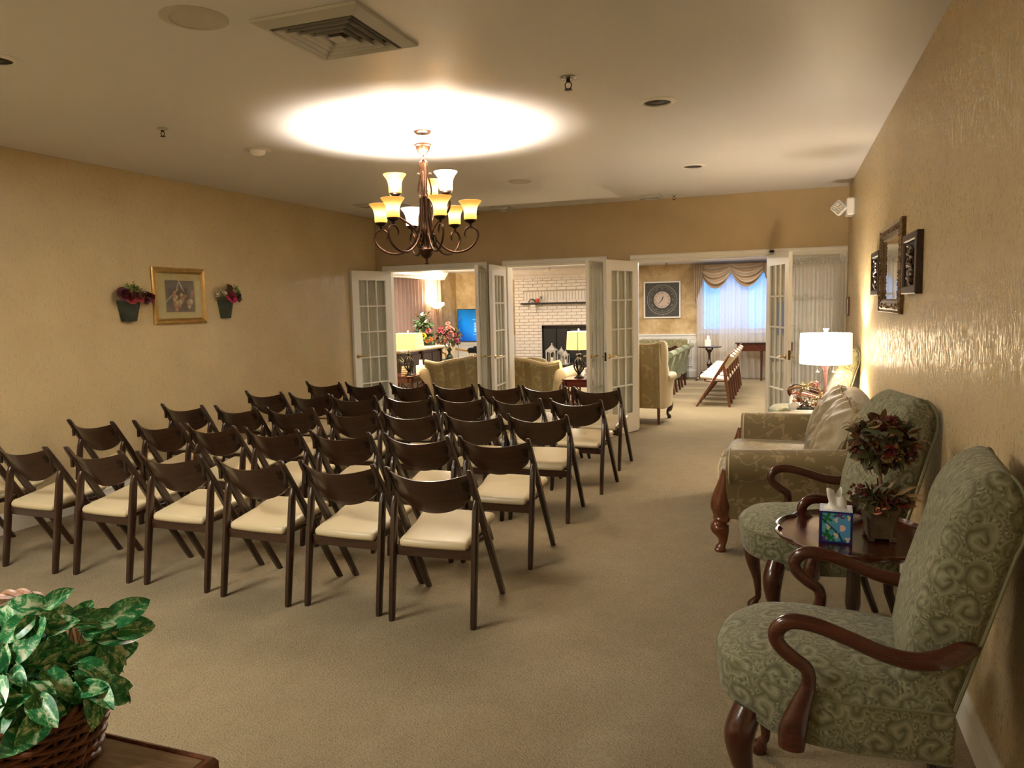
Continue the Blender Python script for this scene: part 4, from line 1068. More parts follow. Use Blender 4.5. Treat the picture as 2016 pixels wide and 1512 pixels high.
wallpot(6.06, 1.655, .092, 'dark green half pot with one magenta rose right of the gilt picture', [(-.01, .045, .11, .068, 'rose_magenta'), (.13, .02, .07, .04, 'rose_dark'), (.02, .13, .07, .035, 'leafbrown'), (.16, .05, .06, .03, 'rose_dark')], rn)

# ------------------------------------------------------------------ wall pieces, right wall (face -x)
t = thing('wall_mirror', 'tall mirror in an ornate antique gilt frame on the right wall', 'mirror', (XR-.001, 5.255, 1.712), pi)
g = frame_mb(1.0, .545, .085, [(0, 0), (0, .020), (.08, .030), (.16, .024), (.22, .020), (.34, .026), (.50, .028), (.66, .024), (.76, .018), (.84, .016), (.92, .012), (1, .008), (1, 0)])
g.build('frame', M['antique'], t, ang=25)
MB().box(.002, .007, -.42, .42, -.192, .192).build('mirror_glass', M['mirror'], t, smooth=False)
mb = MB()
rn = random.Random(9)
for k in range(240):      # carved beads of the frame
    side = k % 4
    if side < 2: y = rn.uniform(-.47, .47); z = (.230 if side else -.230)+rn.uniform(-.012, .012)
    else: z = rn.uniform(-.22, .22); y = (.458 if side == 3 else -.458)+rn.uniform(-.012, .012)
    sphere_mb(mb, (.025, y, z), rn.uniform(.004, .008), 6, 1)
mb.build('carved_ornament', M['antique'], t, kind='stuff')
def plaque(y, w, label, sd):
    rn = random.Random(sd)
    t = thing('carved_plaque', label, 'wall plaque', (XR-.001, y, 1.705), pi, 'dark carved relief plaques beside the mirror')
    frame_mb(w, .31, .042, [(0, 0), (0, .030), (.15, .034), (.8, .034), (.95, .026), (1, .012), (1, 0)]).build('frame', M['plaque'], t, smooth=False)
    MB().box(.002, .014, -w/2+.04, w/2-.04, -.117, .117).build('panel', M['black'], t, smooth=False)
    mb = MB()
    z = -.10
    mb.tube(crv([(.022, w*.12*sin(k*1.9+sd), -.10+.021*k) for k in range(10)], 4), [.012+.006*sin(k*.7) for k in range(37)], 7)
    for k in range(9):
        a = rn.uniform(-.5, .5); yy = rn.choice((-1, 1))*w*.2; zz = -.09+.021*k
        mb.tube(crv([(.02, 0, zz), (.028, yy*.6, zz+.02), (.024, yy, zz+.008), (.02, yy*.8, zz-.012)], 3), [.009, .009, .008, .008, .007, .006, .006, .005, .004, .003], 6)
    mb.build('relief', M['relief'], t)
plaque(4.385, .475, 'dark carved relief plaque on the camera side of the mirror', 1)
plaque(6.0, .475, 'dark carved relief plaque on the far side of the mirror', 2)
t = thing('small_frame', 'slim dark framed notice on the right wall near the far corner', 'frame', (XR-.001, 8.78, 1.45), pi)
frame_mb(.30, .20, .02, [(0, 0), (0, .016), (1, .016), (1, 0)]).build('frame', M['cherry'], t, smooth=False)
MB().box(.002, .010, -.13, .13, -.08, .08).build('card', M['white2'], t, smooth=False)

# ------------------------------------------------------------------ lamp table behind the loveseat
t = thing('side_table', 'white topped wooden side table under the drum shade lamp', 'table', (.31, 6.85, 0))
MB().bbox(-.27, .27, -.27, .27, .60, .625, .006).build('table_top', M['white2'], t, smooth=False)
MB().box(-.24, .24, -.24, .24, .52, .60).build('apron', M['mahog'], t, smooth=False)
for sx in (-1, 1):
    for sy in (-1, 1): MB().tube([(sx*.225, sy*.225, .55), (sx*.225, sy*.225, .3), (sx*.225, sy*.225, 0)], [.022, .02, .013], 8).build('leg', M['mahog_z'], t)
TZ = .625
t = thing('table_lamp', 'lit table lamp with wide white drum shade by the right wall', 'lamp', (.316, 6.90, TZ))
MB().lathe([(0, 0), (.075, 0), (.078, .012), (.055, .020), (.020, .035), (.014, .08), (.013, .20), (.016, .28), (.026, .325), (.040, .345), (.042, .350), (0, .350)], n=24).build('stem', simple('plum_brown_lacquer', (.10, .05, .055), .25), t)
MB().lathe([(0, .350), (.040, .350), (.042, .355), (.012, .358), (.011, .42), (0, .42)], n=20).build('neck', M['silver'], t)
sh = [[(r*cos(2*pi*k/48), r*sin(2*pi*k/48), z) for k in range(48)] for r, z in ((.205, .365), (.207, .367), (.203, .618), (.2, .620), (.199, .618), (.203, .367))]
MB().loft(sh, cap=False).build('drum_shade', M['drum'], t, ang=60)
MB().lathe([(0, .600), (.006, .60), (.006, .622), (.010, .625), (.014, .640), (.026, .660), (.026, .663), (0, .663)], n=20).build('finial', M['silver'], t)
for q in (-1, 1):
    g = MB(); g.tube([(q*.062, -.01, .40), (q*.062, -.01, .312)], .0013, 5); g.lathe([(0, .312), (.003, .311), (.005, .300), (.016, .292), (.016, .290), (0, .290)], (q*.062, -.01, 0), 12); g.build('pull_chain', M['silver'], t)
lo = light('POINT', 'bulb_light', (0, 0, 0), 17, (1, .88, .72), .035); lo.parent = t; lo.location = (0, 0, .49)
# wreath arrangement on a dark tray
t = thing('twig_wreath_arrangement', 'twig wreath with berries and pale blossoms on a dark tray before the lamp', 'floral arrangement', (.20, 6.68, TZ), R_(10))
MB().bbox(-.12, .16, -.045, .045, 0, .018, .004).build('tray', M['darkgreen'], t, smooth=False)
rn = random.Random(21); mb = MB()
for k in range(9):
    ph = rn.uniform(0, 6.28); R0 = .082+rn.uniform(-.006, .006)
    mb.tube([((R0+.006*sin(5*a+ph))*cos(a)-.005, .009*cos(4*a+ph), .118+(R0+.006*sin(5*a+ph))*sin(a)*1.12) for a in [2*pi*i/30 for i in range(30)]], .0028, 5, closed=True)
mb.build('wreath_ring', M['leaftan'], t, kind='stuff')
mb = MB()
for p0, p1, n in (((-.04, 0, .19), (-.17, 0, .155), 7), ((.05, 0, .07), (.16, 0, .10), 6), ((-.02, 0, .21), (.03, 0, .225), 4), ((-.06, 0, .15), (-.12, 0, .11), 4)):
    for k in range(n):
        q = Vector(p1)+Vector((rn.uniform(-.03, .03), rn.uniform(-.03, .03), rn.uniform(-.03, .03))); mb.tube(crv([p0, (Vector(p0)+q)/2+Vector((0, 0, .012)), q], 3), .0016, 5)
mb.build('twigs', M['leaftan'], t, kind='stuff')
for nm, mn, c, rad, n, l in (('leaves', 'moss', (.07, 0, .05), .06, 50, .03), ('leaves', 'pale', (-.05, 0, .18), .045, 36, .025), ('leaves', 'leaflime', (.09, 0, .07), .06, 50, .026), ('leaves', 'leafdull', (0, 0, .06), .06, 50, .03), ('petals', 'rose_magenta', (.035, 0, .215), .03, 26, .02), ('petals', 'rose_dark', (-.06, -.01, .05), .05, 60, .022), ('petals', 'rose_coral', (.02, -.02, .05), .07, 36, .018), ('petals', 'rose_white', (-.01, -.02, .06), .09, 36, .02), ('petals', 'pale', (.10, -.01, .10), .05, 40, .018)):
    foliage(rn, t, nm, M[mn], c, rad, n, l, l*.6, 0, -1, (.2, 1), .8)
t = thing('soap_dispenser', 'white pump bottle with amber collar on the lamp table', 'bottle', (.072, 6.66, TZ))
MB().lathe([(0, 0), (.040, 0), (.045, .008), (.045, .022), (.036, .040), (.020, .056), (.016, .062), (0, .062)], n=24).build('bottle', M['plastic'], t)
MB().lathe([(0, .062), (.017, .062), (.018, .078), (.014, .083), (0, .083)], n=16).build('collar', M['orangep'], t)
g = MB(); g.tube([(0, 0, .083), (0, 0, .112)], .0055, 8); g.lathe([(0, .110), (.012, .110), (.013, .118), (0, .121)], n=12); g.tube([(0, 0, .116), (-.03, -.01, .112)], .005, 8); g.build('pump', M['plastic'], t)
t = thing('tissue_pack', 'crumpled white tissue standing at the left corner of the lamp table', 'tissue', (.075-.03, 6.80, TZ))
def fn(u, v):
    a = 2*pi*u; r = (.024-.012*v)*(1+.35*sin(3*a+5*v)*v); return (r*cos(a)+.006*v, r*sin(a), .001+.085*v+.012*v*sin(2*a))
MB().grid(fn, 30, 9, cu=True).build('tissue', M['tissuepaper'], t, ang=70)

# ================================================================== room beyond the doors
# window with blinds, sheers and swags
d = bpy.data.objects.new('window_1', None); COL.objects.link(d); d['kind'] = 'structure'; d.location = (-.95, YB+.06, .93); d['label'] = 'wide window with blinds behind sheers'
g = MB(); WW = .67; WH = 1.19
g.box(-WW, WW, -.03, .03, 0, .05); g.box(-WW, WW, -.03, .03, WH-.05, WH)
for x in (-WW, -.025, WW-.05): g.box(x, x+.05, -.03, .03, .05, WH-.05)
g.build('sash', M['white2'], d, smooth=False)
MB().box(-WW-.04, WW+.04, -.12, .03, -.03, 0).build('window_sill', M['white2'], d, smooth=False)
for k in range(2):
    a = -WW+.05+k*(WW-.025); b = a+WW-.075
    MB().box(a, b, -.003, .003, .05, WH-.05).build('pane', M['glass'], d, smooth=False)
    g = MB()
    for q in range(44):
        z = .05+q*.0252; dz = .010; g.add([(a+.03, -.045, z-dz), (b-.03, -.045, z-dz), (b-.03, -.025, z+dz), (a+.03, -.025, z+dz)], [(0, 1, 2, 3)])
    o = g.build('blind', M['blind'], d, smooth=False, kind='stuff')
def sheer_panel(x0, x1, y, z0, z1, name, label, folds, mat, amp=.03):
    t = thing(name, label, 'curtain', ((x0+x1)/2, y, 0)); w = x1-x0; ph = rnd.random()*6
    def fn(u, v): return (-w/2+w*u+.012*sin(u*9+v*2), amp*(.55+.45*(1-v))*sin(u*2*pi*folds+ph+sin(u*7)*1.3+.5*sin(v*2.5)), z0+(z1-z0)*v)
    MB().grid(fn, folds*12, 22).build('panel', mat, t)
    MB().tube([(-w/2-.02, 0, z1-.01), (w/2+.02, 0, z1-.01)], .012, 8).build('rod', M['white2'], t)
    return t
sheer_panel(-1.71, -.70, YB-.14, .012, 2.26, 'sheer_curtain', 'floor length white sheer on the left half of the back window', 15, M['sheer'])
sheer_panel(-1.26, .72, YB-.22, .012, 2.26, 'sheer_curtain', 'floor length white sheer on the right half of the back window', 15, M['sheer'])
t = thing('swag_valance', 'taupe satin swag valance over the back window', 'valance', (-.95, YB-.31, 2.27))
MB().box(-.76, .76, .0, .10, -.03, .01).build('board', M['swag'], t, smooth=False)
def swag(x0, x1, drop):
    w = x1-x0
    def fn(u, v):
        e = sin(pi*u)
        x = x0+w*u; s = (1-v); dep = drop*s
        z = -.02-dep*e**.75-.10*s*(1-e)*(1 if True else 0); xx = x+(w*.16)*(.5-u)*2*s*0
        fold = .042*sin(s*pi*8+2*u)*e
        return (xx+.012*sin(s*18), -.03-.08*sin(pi*min(1, s+.1))*e**.5-fold, z+.01*sin(s*pi*7))
    MB().grid(fn, 30, 50).build('swag', M['swag'], t, ang=75)
swag(-.66, -.06, .47); swag(-.08, .54, .45)
def jabot(x0, x1, l0, l1):
    n = 4
    def fn(u, v):
        L = l0+(l1-l0)*u; q = (u*n) % 1; tri = abs(q*2-1)
        return (x0+(x1-x0)*u*(.75+.25*v), -.05-.035*tri, -.02-L*(1-v))
    MB().grid(fn, 41, 16).build('jabot', M['swag'], t, ang=40)
jabot(-.77, -.58, .80, .40); jabot(.76, .50, .80, .28)

# framed clock
t = thing('wall_clock', 'square charcoal wall clock in a white frame with scrolled ring', 'clock', (-2.405, YB-.001, 1.59))
g = MB()
for q in ((-.375, .375, -.375, -.345), (-.375, .375, .345, .375), (-.375, -.345, -.345, .345), (.345, .375, -.345, .345)): g.bbox(q[0], q[1], -.04, 0, q[2], q[3], .004)
g.build('frame', M['white2'], t, smooth=False)
MB().box(-.345, .345, -.018, 0, -.345, .345).build('board', M['clockdark'], t, smooth=False)
Mf = Matrix.Rotation(pi/2, 4, 'X')
def ringm(r0, r1, h, z0=.018, n=48): g = MB(); g.loft([[(r*cos(2*pi*k/n), r*sin(2*pi*k/n), z) for k in range(n)] for r, z in ((r0, z0), (r0, z0+h), (r1, z0+h), (r1, z0))], cap=False, M=Mf); return g
ringm(.295, .31, .012).build('outer_ring', M['clockrim'], t); ringm(.255, .262, .008).build('outer_ring', M['clockrim'], t); ringm(.172, .186, .014).build('inner_ring', M['clockdark'], t)
MB().lathe([(0, .018), (.172, .018), (.172, .022), (0, .022)], n=48, M=Mf).build('dial', M['clockface'], t, smooth=False)
g = MB()
for k in range(34):
    a = 2*pi*k/34; c = (.283*cos(a), .283*sin(a))
    g.tube([((c[0]+.022*q/8*cos(a*1+q*.9+k)), (c[1]+.022*q/8*sin(a+q*.9+k)), .024) for q in range(9)], .0032, 5, M=Mf)
for k in range(24):
    a = 2*pi*k/24; g.tube([(.325*cos(a), .325*sin(a), .021), (.335*cos(a+.06), .335*sin(a+.06), .021), (.322*cos(a+.11), .322*sin(a+.11), .021)], .003, 5, M=Mf)
g.build('scrollwork', M['clockrim'], t, kind='stuff')
def text_mesh(s, size, name, mat, parent, Mx, ext=.0006):
    cu = bpy.data.curves.new('txt', 'FONT'); cu.body = s; cu.size = size; cu.extrude = ext; cu.align_x = 'CENTER'; cu.align_y = 'CENTER'; cu.resolution_u = 2
    o = bpy.data.objects.new('txt', cu); COL.objects.link(o)
    bpy.context.view_layer.update()
    me = bpy.data.meshes.new_from_object(o.evaluated_get(bpy.context.evaluated_depsgraph_get())); me.transform(Mx); me.name = name
    bpy.data.objects.remove(o); bpy.data.curves.remove(cu)
    me.materials.clear(); me.materials.append(mat)
    r = bpy.data.objects.new(name, me); COL.objects.link(r); r.parent = parent; return r
for k, s in enumerate(('XII', 'I', 'II', 'III', 'IIII', 'V', 'VI', 'VII', 'VIII', 'IX', 'X', 'XI')):
    a = R_(90-30*k)
    text_mesh(s, .046, 'numeral', M['clockdark'], t, Mf @ T(.138*cos(a), .138*sin(a), .0225, 0, 0, a-pi/2))
    text_mesh(s, .05, 'numeral', M['clockrim'], t, Mf @ T(.220*cos(a), .220*sin(a), .019, 0, 0, a-pi/2))
for a, l, w, nm in ((R_(90-19), .085, .014, 'hour_hand'), (R_(90-223), .13, .009, 'minute_hand')):
    g = MB(); c, s_ = cos(a), sin(a); P = lambda x, y: (x*c-y*s_, x*s_+y*c, .028)
    g.add([P(-.02, -w/2), P(l*.7, -w/2), P(l, 0), P(l*.7, w/2), P(-.02, w/2)], [(0, 1, 2, 3, 4)], Mf); g.build(nm, M['black'], t, smooth=False)

# fireplace wall of painted brick
t = thing('fireplace', 'white painted brick fireplace with black mantel shelf', 'fireplace', (-5.57, YB, 0))
FW, FY = 2.62, -.16
MB().box(.0, FW, FY, -.001, 0, 2.20).build('chimney_breast', M['mortar'], t, smooth=False)
bw, bh, jt = .2045, .0585, .0093
brick_me = MB().bbox(-bw/2, bw/2, -.014, 0, -bh/2, bh/2, .003).build('brick', M['brickm'], None, smooth=False); bme = brick_me.data; bpy.data.objects.remove(brick_me)
half_o = MB().bbox(-bw/4+jt/4, bw/4-jt/4, -.014, 0, -bh/2, bh/2, .003).build('brick', M['brickm'], None, smooth=False); hme = half_o.data; bpy.data.objects.remove(half_o)
sold_o = MB().bbox(-bh/2, bh/2, -.014, 0, -bw/2, bw/2, .003).build('brick', M['brickm'], None, smooth=False); sme = sold_o.data; bpy.data.objects.remove(sold_o)
cnt = 0
rest = MB()
def put(me, x, z, h2=None, w2=None):
    global cnt
    if x > 1.62 or cnt >= 296:        # bricks hidden behind the door leaf stay real, joined
        hw_, hh = (bw/2, bh/2) if me is bme else ((bw/4-jt/4, bh/2) if me is hme else (bh/2, bw/2))
        rest.bbox(x-hw_, x+hw_, FY-.014, FY, z-hh, z+hh, .003); return
    o = bpy.data.objects.new('brick', me); COL.objects.link(o); o.parent = t; o.location = (x, FY+rnd.uniform(-.0015, .0015), z); o.rotation_euler = (0, rnd.uniform(-.004, .004), 0); cnt += 1
ch = bh+jt; z = .30+bh/2; row = 0
while z+bh/2 < 2.19:
    soldier = 1.62 < z < 1.83
    x = 0
    off = (row % 2)
    nb = int(FW/(bw+jt))
    for k in range(nb+1):
        cx_ = (k+.5)*(bw+jt)-(0 if off == 0 else (bw+jt)/2)
        if off and k == 0: m_, cx_ = hme, (bw+jt)/4
        elif cx_+bw/2 > FW: continue
        else: m_ = bme
        a_, b_ = (cx_-bw/2, cx_+bw/2) if m_ is bme else (0, bw/2)
        cuts = [(a_, b_)]
        if z < 1.105: cuts = [(a_, min(b_, .62)), (max(a_, 1.78), b_)]
        if soldier: cuts = [(a_, min(b_, .217))]
        for p_, q_ in cuts:
            if q_-p_ < .02: continue
            if abs((q_-p_)-(b_-a_)) < .001: put(m_, cx_, z)
            elif p_ > 1.62: rest.bbox(p_, q_, FY-.014, FY, z-bh/2, z+bh/2, .003)
            else:
                MB().bbox(p_, q_, FY-.014, FY, z-bh/2, z+bh/2, .003).build('brick', M['brickm'], t, smooth=False)
    z += ch; row += 1
z = 1.62+bw/2-.0; x = .225+bh/2
while x < FW-.03: put(sme, x, 1.725); x += ch
if rest.v: rest.build('brick_course', M['brickm'], t, smooth=False, kind='stuff')
# crown moulding
g = MB(); cp = [(0, 2.10), (.02, 2.105), (.03, 2.13), (.04, 2.135), (.05, 2.16), (.09, 2.19), (.12, 2.235), (.13, 2.27), (.15, 2.275), (.15, 2.298), (0, 2.298)]
g.loft([[(x, FY-.014-q[0], q[1]) if True else 0 for q in cp] for x in (-.02, FW)])
g.loft([[( -.02-q[0]*0.9, y, q[1]) for q in cp] for y in (FY-.014, -.002)])
g.build('crown_moulding', M['brickm'], t, smooth=False)
g = MB()
for k in range(46): g.box(.01+k*.056, .035+k*.056, FY-.045, FY-.014, 2.098, 2.115)
g.build('dentil', M['brickm'], t, smooth=False, kind='stuff')
MB().bbox(.19, 2.40, FY-.17, FY-.014, 1.555, 1.590, .005).build('mantel_shelf', M['black'], t, smooth=False)
for x in (.46, 2.1):
    for k in range(3): MB().bbox(x-.055+k*.008, x+.055-k*.004, FY-.14+.038*k, FY-.014, 1.50-.058*k, 1.553-.058*k, .004).build('corbel_brick', M['brickm'], t, smooth=False)
MB().box(.62, 1.78, FY-.02, FY-.004, .30, 1.10).build('firebox', M['black'], t, smooth=False)
g = MB()
for q in ((.62, .66, .30, 1.10), (1.74, 1.78, .30, 1.10), (.62, 1.78, 1.04, 1.10)): g.bbox(q[0], q[1], FY-.04, FY-.015, q[2], q[3], .004)
for x in (.93, 1.2, 1.47): g.box(x, x+.018, FY-.032, FY-.02, .30, 1.04)
g.build('fire_screen', M['blackgloss'], t, smooth=False)
MB().box(.0, 2.62, FY-.50, FY-.014, 0, .24).build('hearth_base', M['brickm'], t, smooth=False)
MB().bbox(-.02, 2.64, FY-.52, FY-.0145, .24, .285, .006).build('hearth_slab', M['hearthm'], t, smooth=False)
def lantern(x, y, s, label):
    t = thing('candle_lantern', label, 'lantern', (x, y, .285), 0, 'whitewashed lanterns on the hearth')
    w = .105*s; h = .30*s
    g = MB(); g.bbox(-w, w, -w, w, 0, .03*s, .004)
    for sx in (-1, 1):
        for sy in (-1, 1): g.box(sx*w-(.02 if sx > 0 else 0)*s, sx*w+(.02 if sx < 0 else 0)*s, sy*w-(.02 if sy > 0 else 0)*s, sy*w+(.02 if sy < 0 else 0)*s, .03*s, h)
    for sy in (-1, 1):  # pointed arches
        for sx in (-1, 0):
            a0 = -w if sx < 0 else 0; b0 = 0 if sx < 0 else w
            g.add([(a0, sy*w*.97, h), (b0, sy*w*.97, h), (b0, sy*w*.97, h*.72), (b0-w*.16, sy*w*.97, h*.84), ((a0+b0)/2, sy*w*.97, h*.93), (a0+w*.16, sy*w*.97, h*.84), (a0, sy*w*.97, h*.72)], [(0, 1, 2, 3, 4, 5, 6)])
        g.box(-.008*s, .008*s, sy*w*.97-.004, sy*w*.97+.004, .03*s, h)
    g.build('body', M['lanternm'], t, smooth=False)
    g = MB(); g.loft([[(-w*1.08, -w*1.08, h), (w*1.08, -w*1.08, h), (w*1.08, w*1.08, h), (-w*1.08, w*1.08, h)], [(-w*.5, -w*.5, h+.055*s), (w*.5, -w*.5, h+.055*s), (w*.5, w*.5, h+.055*s), (-w*.5, w*.5, h+.055*s)], [(-.008, -.008, h+.12*s), (.008, -.008, h+.12*s), (.008, .008, h+.12*s), (-.008, .008, h+.12*s)]])
    g.lathe([(0, h+.115*s), (.012*s, h+.12*s), (.016*s, h+.135*s), (.006*s, h+.15*s), (0, h+.165*s)], n=10); g.build('roof', M['lanternm'], t, smooth=False)
    MB().lathe([(0, .03*s), (.038*s, .03*s), (.038*s, .15*s), (.034*s, .152*s), (0, .148*s)], (-.0*s, 0, 0), 16).build('candle', M['candle'], t)
lantern(-4.64, 15.20, 1.0, 'larger whitewashed lantern with cream candle on the dark hearth'); lantern(-4.35, 15.22, .68, 'smaller whitewashed lantern right of the larger one on the hearth'); lantern(-4.50, 15.44, .8, 'dark lantern standing behind the two white ones')
# mantel pieces
SZ = 1.590; SY = YB+FY-.09
t = thing('mantel_ornament', 'small dark and white garland ornament at the left of the mantel', 'ornament', (-5.14, SY, SZ)); 
g = MB(); g.tube([(.07*cos(a), 0, .008+.07*sin(a)) for a in [pi*k/12 for k in range(13)]], .012, 8); g.tube([(.035*cos(a)+.03, .01, .008+.045*sin(a)) for a in [pi*k/10 for k in range(11)]], .01, 7); g.build('garland', M['leafdull'], t)
g = MB(); sphere_mb(g, (-.01, -.01, .045), .022, 8); sphere_mb(g, (.03, -.01, .03), .018, 8); g.build('bead', M['white2'], t)
t = thing('red_candle_cup', 'red candle cup on the black mantel', 'candle', (-5.02, SY, SZ)); MB().lathe([(0, 0), (.03, 0), (.036, .01), (.044, .085), (.040, .087), (.034, .07), (0, .07)], n=18).build('cup', simple('salmon_red_glass', (.62, .10, .07), .3), t)
t = thing('goblet', 'thin stemmed glass goblet on the black mantel', 'goblet', (-4.93, SY, SZ)); MB().lathe([(0, 0), (.03, 0), (.03, .003), (.004, .008), (.003, .075), (.012, .085), (.028, .11), (.032, .14), (.030, .14), (.01, .09), (0, .088)], n=16).build('glass', M['silver'], t)
MB().lathe([(0, .105), (.022, .105), (.028, .13), (0, .13)], n=12).build('filling', M['black'], t)

# television
t = thing('television', 'flat television with a blue screen on the back wall', 'television', (-6.375, YB-.03, 1.125), 0)
MB().bbox(-.615, .615, -.03, .028, -.365, .365, .006).build('housing', M['screen_off'], t, smooth=False)
def tvf(u, v):
    c = (.0, .03+.03*v, .15+.06*(1-v))
    k = max(0, 1-abs(u-.36-(.55-v)*.15)*3.2)*max(0, 1-abs(v-.30)*1.5); c = (c[0]+.02*k, c[1]+.17*k, c[2]+.38*k)
    k = max(0, 1-abs(u-.12)*6)*max(0, 1-abs(v-.55)*1.6); c = (c[0], c[1]+.07*k, c[2]+.2*k)
    if .295 < u < .66 and .20 < v < .68:
        if u < .302 or u > .653 or v < .212 or v > .668: c = (.12, .36, .7)
        elif u > .325 and ((v*20) % 1) < .36 and .28 < v < .56 and u < .60-.07*sin(int(v*20)*2.1): c = (.5, .7, .85)
    return c
M['tv'] = vcol('tv_picture', .25, .5)
printed(97, 60, 1.20, .70, tvf, M['tv'], 'screen', t, Matrix.Translation((0, -.0305, -.35)))

# left wall: cornice and drapes
t = thing('cornice', 'white crown moulded cornice over the mauve drapes', 'cornice', (XBL, 13.2, 0))
cpp = [(0, 2.115), (.19, 2.115), (.20, 2.14), (.215, 2.145), (.225, 2.18), (.255, 2.215), (.27, 2.25), (.285, 2.255), (.285, 2.295), (0, 2.295)]
MB().loft([[(q[0], y, q[1]) for q in cpp] for y in (-1.9, 1.50)]).build('moulding', M['white2'], t, smooth=False)
t = thing('mauve_drape', 'floor length mauve pleated drapes on the left wall beyond the doors', 'curtain', (XBL+.10, 13.2, 0))
MB().grid(lambda u, v: (.062*(.7+.3*(1-v))*sin(u*2*pi*21+sin(u*11)*1.5), -1.85+3.32*u+.01*sin(v*5+u*30), .015+2.12*v), 330, 14).build('panel', M['drape'], t, ang=80)
# torchiere
t = thing('torchiere_lamp', 'tall brass torchiere lamp with lit white glass bowl by the drapes', 'lamp', (-6.70, 14.0, 0))
MB().lathe([(0, 0), (.13, 0), (.135, .015), (.09, .03), (.03, .05), (.014, .09), (.013, .7), (.022, .73), (.013, .76), (.012, 1.32), (.028, 1.36), (.020, 1.40), (.034, 1.44), (.030, 1.49), (.05, 1.50), (.05, 1.515), (0, 1.515)], n=18).build('stand', M['gold'], t)
MB().lathe([(.03, 1.515), (.07, 1.53), (.11, 1.56), (.15, 1.585), (.142, 1.60), (.15, 1.625), (.145, 1.64), (.135, 1.61), (.06, 1.54), (.03, 1.53)], n=28).build('glass_bowl', M['torch'], t)
lo = light('POINT', 'bulb_light', (0, 0, 0), 22, (1, .84, .60), .05); lo.parent = t; lo.location = (0, 0, 1.68)

# counter / desk with the flower arrangement
t = thing('sideboard', 'dark wood sideboard with thick cream stone top near the mauve drapes', 'sideboard', (-5.90, 11.2, 0), pi/2)
MB().bbox(-.82, .82, -.28, .27, .835, .885, .014).build('stone_top', M['marble'], t, smooth=False)
MB().box(-.76, .76, -.22, .25, .05, .835).build('carcass', M['darkwood'], t, smooth=False)
for k in range(4):
    x = -.74+.375*k; MB().bbox(x, x+.35, -.24, -.22, .10, .79, .006).build('door', M['darkwood'], t, smooth=False)
for x in (-.76, 0, .72): MB().lathe([(0, 0), (.02, 0), (.022, .05), (.016, .1), (.02, .4), (.016, .7), (.022, .78), (.02, .83), (0, .83)], (x+.0, -.245, 0), 10).build('column', M['darkwood'], t)
def arrangement(name, label, loc, pot, blooms, leaves, rz=0, cat='floral arrangement'):
    t = thing(name, label, cat, loc, rz); pot(t)
    for (x, y, z, r, mn) in blooms:
        b = MB(); rose_mb(b, aim((0, 0, 0), (x, y-.25, z-.25)), r, 3); b.build('blossom', M[mn], t, loc=(x, y, z))
    for a in leaves: foliage(rn, t, *a)
    return t
rn = random.Random(33)
def p1(t): MB().bbox(-.16, .16, -.09, .09, 0, .05, .01).build('planter', M['darkgreen'], t, smooth=False)
arrangement('lily_arrangement', 'tall green arrangement with yellow lily on the cream topped sideboard', (-5.93, 11.86, .886), p1,
  [(.02, -.10, .16, .055, 'yellow'), (-.05, -.09, .12, .04, 'yellow'), (.09, -.09, .07, .045, 'orange'), (.10, -.06, .25, .045, 'rose_pink'), (-.14, -.09, .13, .05, 'rose_pink'), (-.02, -.03, .55, .036, 'rose_white'), (.06, -.05, .42, .032, 'rose_white'), (-.03, -.1, .22, .03, 'rose_white'), (.14, -.06, .10, .04, 'orange')],
  [('leaves', M['leafg'], (0, 0, .10), .17, 150, .08, .035, 0, -.3, (.2, 1), .7), ('leaves', M['leafg'], (-.01, -.02, .36), .13, 240, .085, .04, 0, -1, (.1, 1), 1.8), ('leaves', M['moss'], (0, 0, .06), .2, 70, .06, .03, 0, -.1, (.2, 1), .5), ('leaves', M['leafbrown'], (-.04, 0, .35), .14, 26, .07, .02, 0, -.6, (.6, 1.1), 1.5)])
t = thing('pedestal_stand', 'small round black pedestal stand under the rose arrangement', 'stand', (-5.95, 12.9, 0))
MB().lathe([(0, 0), (.12, 0), (.12, .02), (.03, .04), (.016, .08), (.016, .52), (.03, .54), (.12, .548), (.135, .556), (.135, .568), (0, .568)], n=24).build('column', M['darkgreen'], t)
def p2(t): MB().lathe([(0, 0), (.07, 0), (.075, .02), (.055, .04), (.06, .05), (.05, .075), (.025, .10), (.022, .13), (.04, .16), (.05, .19), (0, .19)], n=16).build('urn', M['darkgreen'], t)
arrangement('rose_arrangement', 'large arrangement of pink and coral roses in a dark urn on a stand', (-5.95, 12.9, .568), p2,
  [(-.13, -.12, .56, .068, 'rose_pink'), (-.04, -.15, .53, .045, 'rose_pink'), (.06, -.13, .60, .055, 'rose_coral'), (.12, -.12, .56, .05, 'rose_coral'), (.10, -.16, .46, .068, 'rose_pink'), (-.17, -.12, .40, .06, 'rose_red'), (-.08, -.15, .42, .07, 'leaftan'), (.0, -.16, .36, .05, 'rose_coral'), (.19, -.1, .36, .05, 'rose_magenta'), (.05, -.15, .28, .05, 'rose_white'), (-.10, -.13, .26, .06, 'rose_coral'), (.03, -.1, .68, .045, 'rose_coral'), (-.20, -.08, .32, .045, 'rose_coral'), (.17, -.12, .46, .04, 'rose_red'), (.02, -.15, .46, .04, 'rose_dark')],
  [('leaves', M['leafdull'], (0, -.03, .42), .225, 380, .075, .045, 0, -1, (.3, 1.05), .85), ('leaves', M['leafbrown'], (0, 0, .42), .22, 90, .06, .03, 0, -1, (.4, 1.1), .95), ('leaves', M['leaftan'], (.02, -.04, .30), .18, 50, .06, .03, 0, -1, (.3, 1.1), .8)])
mb = MB(); t2 = [o for o in bpy.data.objects if o.name == 'rose_arrangement'][0]
